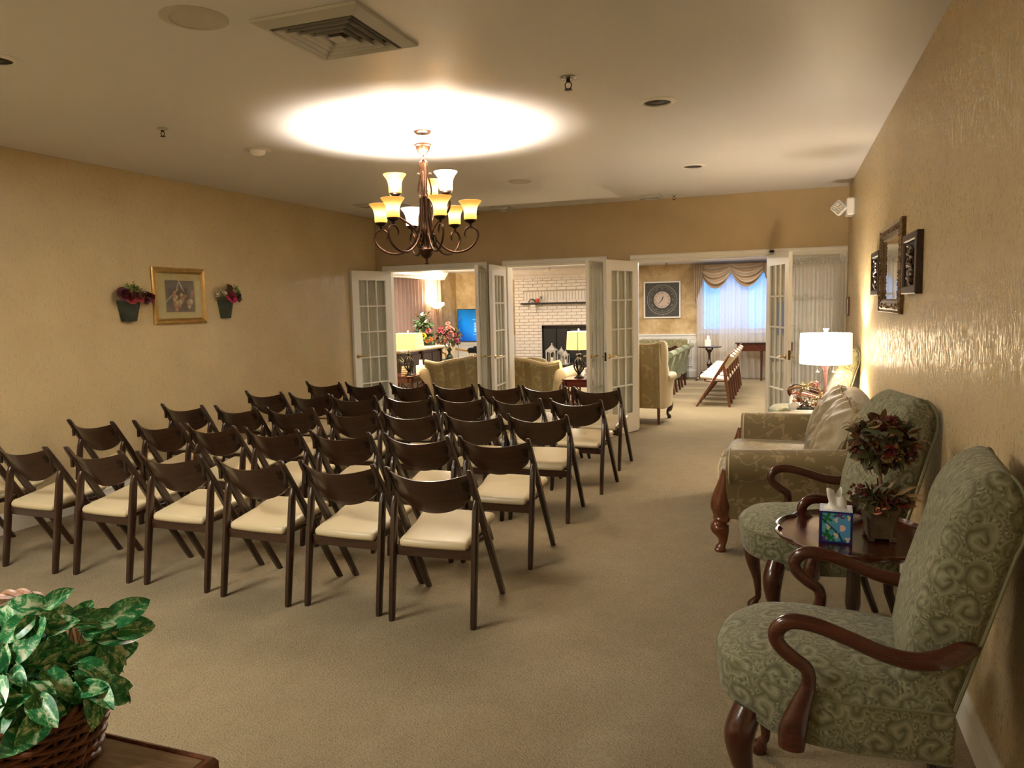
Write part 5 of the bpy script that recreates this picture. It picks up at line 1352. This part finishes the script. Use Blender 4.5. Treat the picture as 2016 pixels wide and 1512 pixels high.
for k in range(14):
    a = rn.uniform(0, 6.28); l = rn.uniform(.2, .34); mb.tube(crv([(0, 0, .4), (l*.5*cos(a), l*.5*sin(a)*.4, .62), (l*cos(a), l*sin(a)*.4, .62+rn.uniform(-.1, .22))], 3), .003, 5)
mb.build('twigs', M['twig'], t2, kind='stuff')
# armchair half hidden by the roses
t = thing('side_armchair', 'cream upholstered wooden armchair half hidden behind the rose stand', 'armchair', (-6.15, 13.45, 0), R_(60))
MB().rbox(-.26, .26, -.26, .24, .36, .46, .04).build('seat', M['welt'], t); MB().rbox(-.25, .25, .20, .28, .46, .88, .04).build('backrest', M['welt'], t)
for s in (-1, 1):
    MB().tube(crv([(s*.29, -.2, .30), (s*.29, -.22, .55), (s*.29, -.18, .66), (s*.29, 0, .68), (s*.27, .24, .70)], 4), .018, 8).build('arm', M['gold'], t)
    for y in (-.24, .24): MB().tube([(s*.24, y, .38), (s*.25, y, .2), (s*.25, y*1.05, 0)], [.026, .02, .015], 8).build('leg', M['darkwood'], t)
# black device on a curved stand under the television
t = thing('video_camera_stand', 'black device on a curved stand left of the door post', 'stand', (-5.42, 13.1, 0))
g = MB(); g.bbox(-.20, .16, -.09, .09, .67, .77, .012); g.bbox(-.10, .12, -.07, .07, .77, .80, .01); g.tube([(-.2, 0, .72), (-.24, 0, .72)], .03, 10); g.build('device', M['blackgloss'], t, smooth=False)
MB().tube(crv([(-.06, 0, .67), (-.03, 0, .56), (.03, 0, .46), (.10, 0, .38), (.12, 0, .2), (.12, 0, .03)], 5), .018, 8).build('post', M['blackgloss'], t)
MB().lathe([(0, 0), (.16, 0), (.16, .02), (.04, .03), (0, .03)], (.12, 0, 0), 20).build('base', M['blackgloss'], t)
MB().tube(crv([(-.12, .03, .67), (-.14, .03, .4), (-.13, .03, .1), (-.10, .03, .01)], 4), .004, 5).build('cable', M['grille'], t)

# camelback sofa seen from behind (front = +y)
t = thing('camelback_sofa', 'gold damask camelback sofa with its back to the doors', 'sofa', (-3.84, 9.72, 0))
def top(x): return .775+.095*math.exp(-(x/.36)**2)-.045*math.exp(-((abs(x)-.80)/.16)**2)+.0*abs(x)
xs = [-1.0+2.0*k/40 for k in range(41)]
secs = []
for x in xs:
    zt = top(x); e = .0
    secs.append([(x, -.02, .16), (x, -.04, .45), (x, -.075, zt-.06), (x, -.095, zt-.02), (x, -.08, zt+.012), (x, -.04, zt+.022), (x, .0, zt+.008), (x, .06, zt-.05), (x, .12, .45), (x, .12, .16)])
MB().loft(secs).build('backrest', M['wing'], t, uv=True, ang=70)
MB().tube([(x, -.065, top(x)+.012) for x in xs], .028, 8).build('top_roll', M['welt'], t)
for s in (-1, 1):
    secs = []
    for y in (-.09, -.085, 0, .3, .6, .70, .71):
        k = .9 if y in (-.09, .71) else 1
        pts = [(s*.97, y, .16), (s*.99, y, .45)]+[(s*1.01+s*.085*k*cos(R_(a)), y, .60+.085*k*sin(R_(a))) for a in range(-60, 200, 26)]+[(s*.90, y, .42), (s*.90, y, .16)]
        secs.append(pts if s > 0 else pts[::-1])
    MB().loft(secs).build('arm', M['welt'], t, uv=True, ang=70)
    for y in (0, .62): MB().tube([(s*.9, y, .18), (s*.9, y, 0)], [.025, .02], 8).build('leg', M['darkwood'], t)
MB().rbox(-.90, .90, .08, .70, .18, .44, .05, 3, 6).build('seat', M['wing'], t, uv=True)
for x0, x1 in ((-.50, .0), (.30, .78)): MB().rbox(x0, x1, .02, .15, .46, .83, .06, 4, 5, lambda p: (p.x, p.y+.1*(p.z-.4), p.z-.05*((p.x-(x0+x1)/2)/.25)**2)).build('throw_pillow', M['wing'], t, uv=True)

# red fretwork side tables and their lamps
def red_table(x, y, label, w=.50):
    t = thing('fretwork_side_table', label, 'table', (x, y, 0), 0, 'red fretwork side tables by the camelback sofa'); h = w/2; ZT = .575
    c = .07; O = [(-h, -h+c), (-h+c, -h), (h-c, -h), (h, -h+c), (h, h-c), (h-c, h), (-h+c, h), (-h, h-c)]
    MB().loft([[(px*k, py*k, z) for px, py in O] for k, z in ((.96, ZT-.03), (1, ZT-.02), (1, ZT-.004), (.985, ZT))]).build('table_top', M['redtable'], t, smooth=False)
    MB().loft([[(px*.93, py*.93, z) for px, py in O] for z in (ZT-.10, ZT-.03)], cap=False).build('apron', M['redtable'], t, smooth=False)
    for px, py in ((-h*.84, -h*.84), (h*.84, -h*.84), (h*.84, h*.84), (-h*.84, h*.84)): MB().bbox(px-.022, px+.022, py-.022, py+.022, 0, ZT-.03, .004).build('leg', M['redtable'], t, smooth=False)
    for k in range(4):
        g = MB(); Mx = Matrix.Rotation(pi/2*k, 4, 'Z'); y0 = -h*.84; zc = .30; s = h*.80
        for ex, ez in ((-1, 1), (1, 1), (-1, -1), (1, -1)): g.tube(crv([(.02*ex, y0, zc+.02*ez), (s*.5*ex, y0, zc+.07*ez), (s*ex, y0, zc+.17*ez)], 3), .010, 6, M=Mx)
        g.tube([(0, y0, .13), (0, y0, ZT-.1)], .010, 6, M=Mx); g.tube([(-s, y0, .13), (s, y0, .13)], .012, 6, M=Mx)
        g.tube([(.05*cos(a), y0, zc+.05*sin(a)) for a in [2*pi*i/14 for i in range(14)]], .009, 6, closed=True, M=Mx)
        g.build('fretwork', M['redtable'], t)
        MB().lathe([(0, 0), (.020, 0), (.018, .010), (0, .014)], n=12, M=Mx @ T(0, y0-.012, zc, rx=pi/2)).build('rosette', M['brass'], t)
    return t
red_table(-5.23, 9.75, 'red fretwork side table at the left end of the camelback sofa'); red_table(-2.49, 9.58, 'red fretwork side table at the right end of the camelback sofa')
def cage_lamp(x, y, label, square):
    t = thing('table_lamp', label, 'lamp', (x, y, .575), 0, 'dark cage lamps with yellow shades'); 
    g = MB(); g.lathe([(0, 0), (.065, 0), (.065, .012), (.045, .02), (.025, .05), (.030, .065), (0, .07)], n=20)
    g.lathe([(0, .255), (.018, .26), (.012, .275), (.018, .29), (.040, .305), (.040, .315), (0, .316)], n=18); g.tube([(0, 0, .06), (0, 0, .36)], .006, 6); g.build('base', M['black_metal'], t)
    for k in range(8):
        a = 2*pi*k/8; MB().tube([((.015+.055*sin(pi*q/12)**.8)*cos(a), (.015+.055*sin(pi*q/12)**.8)*sin(a), .065+.20*q/12) for q in range(13)], .0085, 7).build('cage_rib', M['black_metal'], t)
    MB().tube([(.070*cos(a), .070*sin(a), .165) for a in [2*pi*i/20 for i in range(20)]], .005, 6, closed=True).build('cage_ring', M['black_metal'], t)
    if square:
        q = lambda r, z: [(r*cx_, r*cy_*.72, z) for cx_, cy_ in ((-1, -1), (1, -1), (1, 1), (-1, 1))]
        MB().loft([q(.19, .375), q(.165, .605), q(.160, .605), q(.185, .375)], cap=False).build('lamp_shade', M['yshade'], t, smooth=False)
        MB().box(-.145, -.140, -.129, -.124, .376, .604).build('shade_seam', M['gold'], t, smooth=False)
    else:
        MB().lathe([(.165, .375), (.150, .61), (.147, .61), (.162, .375)], n=36).build('lamp_shade_core', M['yshade'], t) if False else MB().loft([[(r*cos(2*pi*k/36), r*sin(2*pi*k/36), z) for k in range(36)] for r, z in ((.165, .375), (.150, .61), (.147, .61), (.162, .375))], cap=False).build('lamp_shade', M['yshade'], t, ang=60)
        MB().tube([(.03, -.164, .376), (.028, -.149, .608)], .003, 5).build('shade_seam', M['bracket'], t)
    MB().lathe([(0, .60), (.006, .60), (.006, .625), (.014, .632), (.012, .645), (0, .648)], n=12).build('finial', M['silver'], t)
    lo = light('POINT', 'bulb_light', (0, 0, 0), 9, (1, .80, .50), .03); lo.parent = t; lo.location = (0, 0, .49)
cage_lamp(-5.10, 9.66, 'dark cage table lamp with tapered rectangular yellow shade, at left', True); cage_lamp(-2.55, 9.56, 'dark cage table lamp with round yellow shade, right of the sofa', False)
def small_tissue(x, y, z, label, s=1.0):
    t = thing('tissue_box', label, 'tissue box', (x, y, z)); MB().bbox(-.056*s, .056*s, -.056*s, .056*s, 0, .125*s, .003).build('carton', M['white2'], t, smooth=False)
    MB().grid(lambda u, v: ((.03-.012*v)*s*cos(6.283*u)*(1+.3*v*sin(12*u)), (.02-.008*v)*s*sin(6.283*u), (.124+.075*v+.01*sin(12*u)*v)*s), 24, 7, cu=True).build('tissue', M['tissuepaper'], t)
small_tissue(-5.03, 9.90, .575, 'white tissue box beside the left cage lamp')
small_tissue(-1.42, 15.02, .672, 'pale tissue box on the pedestal table by the sheers')
t = thing('stacked_books', 'cream stack and red blossoms at the left edge of the red table', 'ornament', (-5.235, 9.80, .575))
g = MB()
for k in range(4): g.bbox(-.045+.004*k, .045, -.06, .05, .001+.03*k, .028+.03*k, .004)
g.build('stack', M['welt'], t, smooth=False)
b = MB(); rose_mb(b, T(.02, -.02, .16), .035, 3); rose_mb(b, T(-.03, 0, .17), .03, 3); b.build('blossom', M['rose_red'], t)
mb = MB()
for k in range(12): leaf_mb(mb, leaf_aim((0, 0, .13), (rn.uniform(-1, 1), rn.uniform(-.6, .6), rn.uniform(.6, 1.6)), 0), .15, .016, .2, .3, 5)
mb.build('leaves', M['leafg'], t, kind='stuff')
t = thing('white_bud_figure', 'small white figurine beside the round shaded lamp', 'ornament', (-2.44, 9.50, .575))
MB().lathe([(0, 0), (.03, 0), (.03, .01), (.02, .03), (.028, .06), (.014, .09), (.02, .115), (.012, .135), (0, .14)], n=14).build('figure', M['plastic'], t)
foliage(rn, t, 'leaves', M['rose_dark'], (.03, 0, .11), .03, 20, .025, .015)

# wing chair seen from behind (front = +y)
t = thing('wing_chair', 'tall stripe damask wing chair with its back to the doors', 'armchair', (-1.80, 9.78, 0), R_(-4))
def wt(x): return 1.045-.045*cos(x/.36*pi)*1.0 if abs(x) < .36 else 1.09
secs = []
for k in range(25):
    x = -.36+.72*k/24; zt = 1.00+.045*(abs(x)/.36)**2+.012*cos(x*12); secs.append([(x, -.26, .20), (x, -.285, .6), (x, -.32, zt-.02), (x, -.305, zt), (x, -.26, zt+.006), (x, -.20, zt-.03), (x, -.13, .6), (x, -.12, .20)])
MB().loft(secs).build('backrest', M['wing'], t, uv=True, ang=60)
MB().tube([(-.36+.72*k/24, -.30, 1.008+.045*(abs(-.36+.72*k/24)/.36)**2+.012*cos((-.36+.72*k/24)*12)) for k in range(25)], .012, 7).build('back_piping', M['welt'], t)
for s in (-1, 1):
    secs = []
    for z, y1, w in ((.20, .20, .06), (.40, .24, .065), (.50, .26, .07), (.58, .22, .075), (.64, .0, .07), (.75, -.08, .065), (.92, -.06, .065), (1.02, -.10, .06), (1.055, -.18, .045)):
        y0 = -.27-.05*(z-.2)/.8
        pts = [(s*.335, y0, z), (s*(.335+w*.7), y0+.012, z), (s*(.335+w), y0+.05, z), (s*(.34+w), (y0+y1)/2, z), (s*(.335+w), y1-.02, z), (s*(.335+w*.6), y1, z), (s*.335, y1-.02, z), (s*.325, (y0+y1)/2, z)]
        secs.append(pts if s > 0 else pts[::-1])
    MB().loft(secs).build('wing', M['welt'] if s > 0 else M['wing'], t, uv=True, ang=60)
    MB().rbox(s*.37-.05, s*.37+.07, -.16, .30, .52, .63, .05, 4, 3).build('arm_roll', M['welt'], t)
    MB().tube([(s*.31, -.24, .22), (s*.315, -.26, .1), (s*.32, -.275, 0)], [.022, .019, .016], 8).build('leg', M['mahog_z'], t)
    g = MB(); cabriole(g, s*.31, -.30, .26, s, .03); g.v = [(x, -y, z) for x, y, z in g.v]; g.f = [f[::-1] for f in g.f]; g.build('leg', M['darkwood'], t)
MB().rbox(-.33, .33, -.14, .30, .22, .50, .05, 4, 5).build('seat', M['wing'], t, uv=True)

# row of green rolled back chairs, facing left (front = -y, turned)
t = thing('rolled_back_chair', 'sage green rolled back chair, nearest of its row beyond the doors', 'chair', (-1.98, 11.72, 0), -pi/2, 'sage rolled back chairs beyond the doors')
def yc(z): return .20+.12*max(0, (z-.30)/.5)**1.4
secs = []
for k in range(13):
    x = -.25+.5*k/12; e = .96 if k in (0, 12) else 1
    p = [(x*e, yc(z)+.045, z) for z in (.24, .40, .52, .62, .69)]+[(x*e, yc(.73)+.03+.058*cos(R_(a)), .74+.05*sin(R_(a))) for a in range(-50, 181, 33)]+[(x*e, yc(z)-.05, z) for z in (.66, .55, .45, .30)]
    secs.append(p)
MB().loft(secs).build('backrest', M['greenfab'], t, ang=60)
MB().rbox(-.25, .25, -.25, .22, .27, .45, .045, 4, 4).build('seat', M['greenfab'], t)
for sx in (-1, 1):
    MB().loft([[(sx*.21-.018, y-.018, z), (sx*.21+.018, y-.018, z), (sx*.21+.018, y+.018, z), (sx*.21-.018, y+.018, z)] for y, z in ((.235, 0), (.215, .12), (.205, .27))]).build('leg', M['mahog_z'], t, smooth=False)
    MB().loft([[(sx*.21-q, -.21-q, z), (sx*.21+q, -.21-q, z), (sx*.21+q, -.21+q, z), (sx*.21-q, -.21+q, z)] for q, z in ((.014, 0), (.021, .28))]).build('leg', M['mahog_z'], t, smooth=False)
GC = t
for k, w in ((1, 'second of its row'), (2, 'third of its row'), (3, 'farthest of its row')):
    dup(GC, (-1.98, 11.72+.745*k, 0), -pi/2, 'sage green rolled back chair, %s beyond the doors' % w, 'sage rolled back chairs beyond the doors')
# pedestal table by the sheers
t = thing('tilt_top_table', 'dark pedestal table with tripod feet by the back sheers', 'table', (-1.40, 15.05, 0))
MB().lathe([(0, .64), (.22, .645), (.23, .652), (.23, .665), (.22, .67), (0, .67)], n=28).build('table_top', M['darkwood'], t)
MB().lathe([(0, .13), (.04, .13), (.06, .17), (.05, .23), (.03, .26), (.05, .30), (.052, .34), (.026, .38), (.022, .47), (.028, .54), (.05, .57), (.05, .59), (.03, .60), (0, .60)], n=18).build('pedestal', M['darkwood'], t)
g = MB(); g.bbox(-.07, .07, -.07, .07, .595, .61, .003); g.bbox(-.07, .07, -.07, .07, .632, .645, .003)
for sx in (-1, 1):
    for sy in (-1, 1): g.tube([(sx*.055, sy*.055, .60), (sx*.055, sy*.055, .64)], .012, 6)
g.build('birdcage', M['darkwood'], t)
for k in range(3):
    a = R_(200+120*k); MB().tube(crv([(.03*cos(a), .03*sin(a), .17), (.12*cos(a), .12*sin(a), .17), (.20*cos(a), .20*sin(a), .06), (.27*cos(a), .27*sin(a), .02)], 4), crs([.035, .03, .022, .026], 4), 8).build('leg', M['darkwood'], t)
# long dark console under the window
t = thing('console_table', 'long dark red console table before the window sheers', 'table', (-.10, 15.22, 0))
MB().bbox(-.82, .82, -.17, .17, .71, .735, .005).build('table_top', M['darkwood'], t, smooth=False)
MB().box(-.79, .79, -.15, .15, .57, .71).build('apron', M['mahog'], t, smooth=False)
for sx in (-1, 1):
    for sy in (-1, 1): MB().tube([(sx*.76+(.0 if sx > 0 else .42), sy*.12, .58), (sx*.76+(.0 if sx > 0 else .42), sy*.12, 0)], [.022, .015], 8).build('leg', M['mahog_z'], t)
# carved wooden settee draped with a floral shawl below the clock
t = thing('shawl_draped_organ', 'carved dark cabinet draped with a scalloped floral shawl below the clock', 'cabinet', (-2.30, 15.30, 0))
MB().bbox(-.46, .46, -.2, .2, 0, .79, .01).build('cabinet', M['darkwood'], t, smooth=False)
for k in range(5): MB().bbox(-.42, .42, -.215, -.2, .50+.045*k, .52+.045*k, .003).build('slat', M['mahog'], t, smooth=False)
def fn(u, v):
    x = -.48+.96*u; s = v; dr = .11+.05*abs(sin(u*pi*4))
    if s < .5: return (x, .2-.42*s/.5, .797+.003*sin(u*40))
    q = (s-.5)/.5; return (x, -.222-.006*sin(u*30), .797-dr*q)
MB().grid(fn, 49, 14).build('shawl', floral('floral_shawl', (.16, .14, .06, 1), (.30, .28, .14, 1), (.36, .33, .22, 1), 8, 5), t, uv=True)
MB().bbox(.46, .50, -.21, .21, .45, .80, .004).build('side_cloth', M['white2'], t, smooth=False)
# ceiling light panels and ceiling vent beyond
for k, (x, y, lb) in enumerate(((-.75, 13.4, 'thin lit ceiling fixture before the back window'), (-2.6, 11.4, 'flat square ceiling vent beyond the doors'))):
    t = thing('ceiling_light' if k == 0 else 'air_diffuser', lb, 'ceiling light' if k == 0 else 'vent', (x, y, HB-.001))
    MB().lathe([(0, -.02), (.12, -.018), (.14, -.001), (0, -.001)], n=24).build('dome', M['torch'] if k == 0 else M['ventpaint'], t)

# ================================================================== corner table and potted ivy in front
t = thing('corner_table', 'brown wooden table corner under the ivy basket, lower left', 'table', (-1.139, 1.181, 0))
MB().bbox(-.95, 0, -.75, -.0, .572, .6, .004).build('table_top', M['tabletop'], t, smooth=False)
g = MB(); ep = [(0, .560), (.012, .562), (.018, .572), (.018, .590), (.012, .600), (.004, .603), (0, .600)]
g.loft([[(q[0], -.75, q[1]) for q in ep], [(q[0], q[0], q[1]) for q in ep], ], cap=True); g.loft([[(q[0], q[0], q[1]) for q in ep], [(-.95, q[0], q[1]) for q in ep]], cap=True)
g.build('edge_moulding', M['cherry'], t, smooth=False)
MB().box(-.90, -.04, -.70, -.04, .50, .572).build('apron', M['tabletop'], t, smooth=False)
for x, y in ((-.06, -.06), (-.88, -.06), (-.06, -.68), (-.88, -.68)): MB().tube([(x, y, .52), (x, y, .3), (x, y, 0)], [.028, .024, .016], 10).build('leg', M['cherry'], t)
# wicker basket
BX, BY, BZ = -1.485, 1.045, .603
t = thing('ivy_basket', 'variegated green and white ivy in a round wicker basket with hoop handle', 'potted plant', (BX, BY, BZ))
def br(z): return .128+.035*(z/.135)**.8
ns = 22; g = MB()
for k in range(ns):
    a = 2*pi*k/ns; g.tube([(br(z)*cos(a), br(z)*sin(a), z) for z in (0, .04, .08, .12, .142)], .0042, 6)
g.build('stakes', M['wick'], t)
for q in range(11):
    z = .007+.0122*q
    def pt(i, ph): a = 2*pi*i/(ns*4); return ((br(z)+.0075*cos(a*ns/2*1+ph))*cos(a), (br(z)+.0075*cos(a*ns/2+ph))*sin(a), z+.0015*sin(a*5+q))
    MB().tube([pt(i, pi*(q % 2)) for i in range(ns*4)], .0058, 6, closed=True).build('weaver', M['wick'], t)
for ph, off in ((0, 0), (pi*2/3, .0), (pi*4/3, 0)):
    MB().tube([((br(.145)+.009*cos(11*a+ph))*cos(a), (br(.145)+.009*cos(11*a+ph))*sin(a), .146+.008*sin(11*a+ph)) for a in [2*pi*i/160 for i in range(160)]], .0058, 6, closed=True).build('rim_braid', M['wick'], t)
MB().lathe([(0, .002), (.12, .002), (.125, .01), (.15, .118), (0, .120)], n=24).build('liner', M['hole'], t)
def wrap(a, hh):  # twisted hoop handle
    return a
hp = [(0.135*cos(a)*1.12-.05, .06+.02*cos(a), .12+.222*max(0, sin(a))**.75) for a in [pi*i/40 for i in range(41)]]
for ph in (0, pi*2/3, pi*4/3):
    pts = []
    for i, p in enumerate(hp):
        an = i*.55+ph; rad = Vector((p[0]+.05, 0, p[2]-.15)).normalized()
        pts.append((p[0]+rad.x*.0065*cos(an), p[1]+.0065*sin(an), p[2]+rad.z*.0065*cos(an)))
    MB().tube(pts, .0068, 7).build('handle', M['wick2'], t)
# ivy leaves
m = NT('variegated_leaf'); vec = m.coord('Generated', scale=(1, 1, 1)); oi = m.n('ShaderNodeObjectInfo')
ad = m.n('ShaderNodeVectorMath', operation='ADD'); m.l(vec, ad.inputs[0])
cb = m.n('ShaderNodeCombineXYZ'); m.l(m.math('MULTIPLY', oi.outputs['Random'], 37), cb.inputs[2]); m.l(cb.outputs[0], ad.inputs[1])
f = m.noise(ad.outputs[0], 2.6, 3, .65, .8)
streak = m.noise(ad.outputs[0], 22, 2)
c = m.ramp(m.math('ADD', m.math('MULTIPLY', f, .8), m.math('MULTIPLY', streak, .2)), [(.40, (.012, .15, .045)), (.49, (.035, .27, .08)), (.54, (.22, .46, .18)), (.60, (.62, .72, .46))])
m.set(c, .33, 0, .5); m.b.inputs['Transmission Weight'].default_value = 0; M['ivy'] = m.m
def ivy_leaf(fold, curl, wide):
    n = 9; vs = []
    for i in range(n+1):
        u = i/n; ww = wide*(1.50*max(0, u+.001)**.42*(1-u)**.74+.02) if u < 1 else .004
        y = u-.13*(1 if i == 0 else 0); yb = u-(.14*(1-u*3) if u < .33 else 0)
        z = -curl*u*u+.05*sin(u*6)*curl
        vs += [(-ww, yb, z+fold*ww-.12*ww*ww), (-ww*.5, (yb+u)/2, z+fold*ww*.55), (0, u, z), (ww*.5, (yb+u)/2, z+fold*ww*.55), (ww, yb, z+fold*ww-.12*ww*ww)]
    fs = [(i*5+k, i*5+k+1, i*5+k+6, i*5+k+5) for i in range(n) for k in range(4)]
    g = MB(); g.add(vs, fs); o = g.build('leaf', M['ivy'], None, ang=80); me = o.data; bpy.data.objects.remove(o); return me
LM = [ivy_leaf(.35, .25, .46), ivy_leaf(.65, .15, .44), ivy_leaf(.2, .45, .50), ivy_leaf(.9, .3, .42)]
rn = random.Random(77); stems = MB()
view = Vector((0, 0, CAM_H))-Vector((BX, BY, BZ+.2))
def add_leaf(p, d, s, nrm, k=None):
    me = LM[rn.randrange(4) if k is None else k]
    o = bpy.data.objects.new('leaf', me); COL.objects.link(o); o.parent = t
    y = Vector(d).normalized(); z = Vector(nrm); z = (z-y*z.dot(y)).normalized(); x = y.cross(z)
    o.matrix_basis = Matrix.Translation(p) @ Matrix(((x.x, y.x, z.x, 0), (x.y, y.y, z.y, 0), (x.z, y.z, z.z, 0), (0, 0, 0, 1))) @ Matrix.Scale(s, 4)
vdir = view.normalized(); side = Vector((0, 0, 1)).cross(vdir).normalized()
for k in range(150):
    th = rn.uniform(0, 2*pi); ph = rn.uniform(.0, 1.0)
    rad = .16*sqrt(ph)+.01; z = .14+.165*(1-ph)**.8*rn.uniform(.35, 1.0)+rn.uniform(-.02, .03)
    p = Vector((rad*cos(th), rad*sin(th), z)); out = Vector((cos(th), sin(th), 0))
    s = rn.uniform(.055, .088)
    d = out*rn.uniform(.2, .9)+side*rn.uniform(-.9, .9)+Vector((0, 0, rn.uniform(-.9, .35)))
    n = vdir*rn.uniform(.5, 1.1)+out*.45+Vector((rn.uniform(-.5, .5), rn.uniform(-.5, .5), .5))
    add_leaf(p, d, s, n)
    stems.tube(crv([(p.x*.3, p.y*.3, .11), (p.x*.75, p.y*.75, z*.8+.03), tuple(p)], 3), .0016, 5)
# sprigs that stand clear: right = towards the aisle (side), positions in the basket's own space
def at(r, u, f=0): return side*(-r) + Vector((0, 0, u)) + Vector((vdir.x, vdir.y, 0)).normalized()*f
SG = -1
for (r, u, dr, du, s, k) in ((.055, .345, -.9, .45, .065, 0), (.06, .345, .8, .5, .055, 1), (.05, .335, .9, -.05, .062, 2), (.045, .33, -.5, -.9, .085, 3), (.055, .32, .4, -.9, .06, 1), (.03, .33, -.8, -.5, .07, 0),
    (.10, .30, .9, -.1, .075, 3), (.12, .285, .8, .1, .08, 1), (.17, .285, .9, .35, .085, 0), (.165, .275, -.2, -.9, .07, 2), (.18, .262, .8, -.1, .08, 1), (.15, .25, .9, -.1, .08, 3), (.155, .235, .25, -.9, .095, 0), (.10, .22, .9, .1, .07, 3),
    (.12, .19, .15, -.8, .06, 1), (.15, .135, .8, -.5, .065, 2), (.125, .145, .9, .1, .05, 1), (-.02, .28, -.4, -.9, .09, 1), (-.05, .26, -.9, -.2, .08, 0), (-.09, .25, .3, .9, .07, 2), (.02, .22, .7, .6, .085, 1), (.03, .14, .9, .5, .10, 3), (-.04, .12, .6, .8, .10, 0), (-.09, .10, .2, -1, .09, 2), (.06, .19, .3, -.9, .08, 0), (.0, .17, -.7, -.6, .085, 1)):
    p = at(SG*r, u, .05); d = side*(-SG*dr)+Vector((0, 0, du)); add_leaf(p, d, s, vdir+Vector((rn.uniform(-.3, .3), rn.uniform(-.3, .3), rn.uniform(0, .5))), k)
    stems.tube(crv([(p.x*.3, p.y*.3, .11), (p.x*.8, p.y*.8, p.z*.75), tuple(p)], 3), .0018, 5)
stems.build('stems', M['moss'], t, kind='stuff')
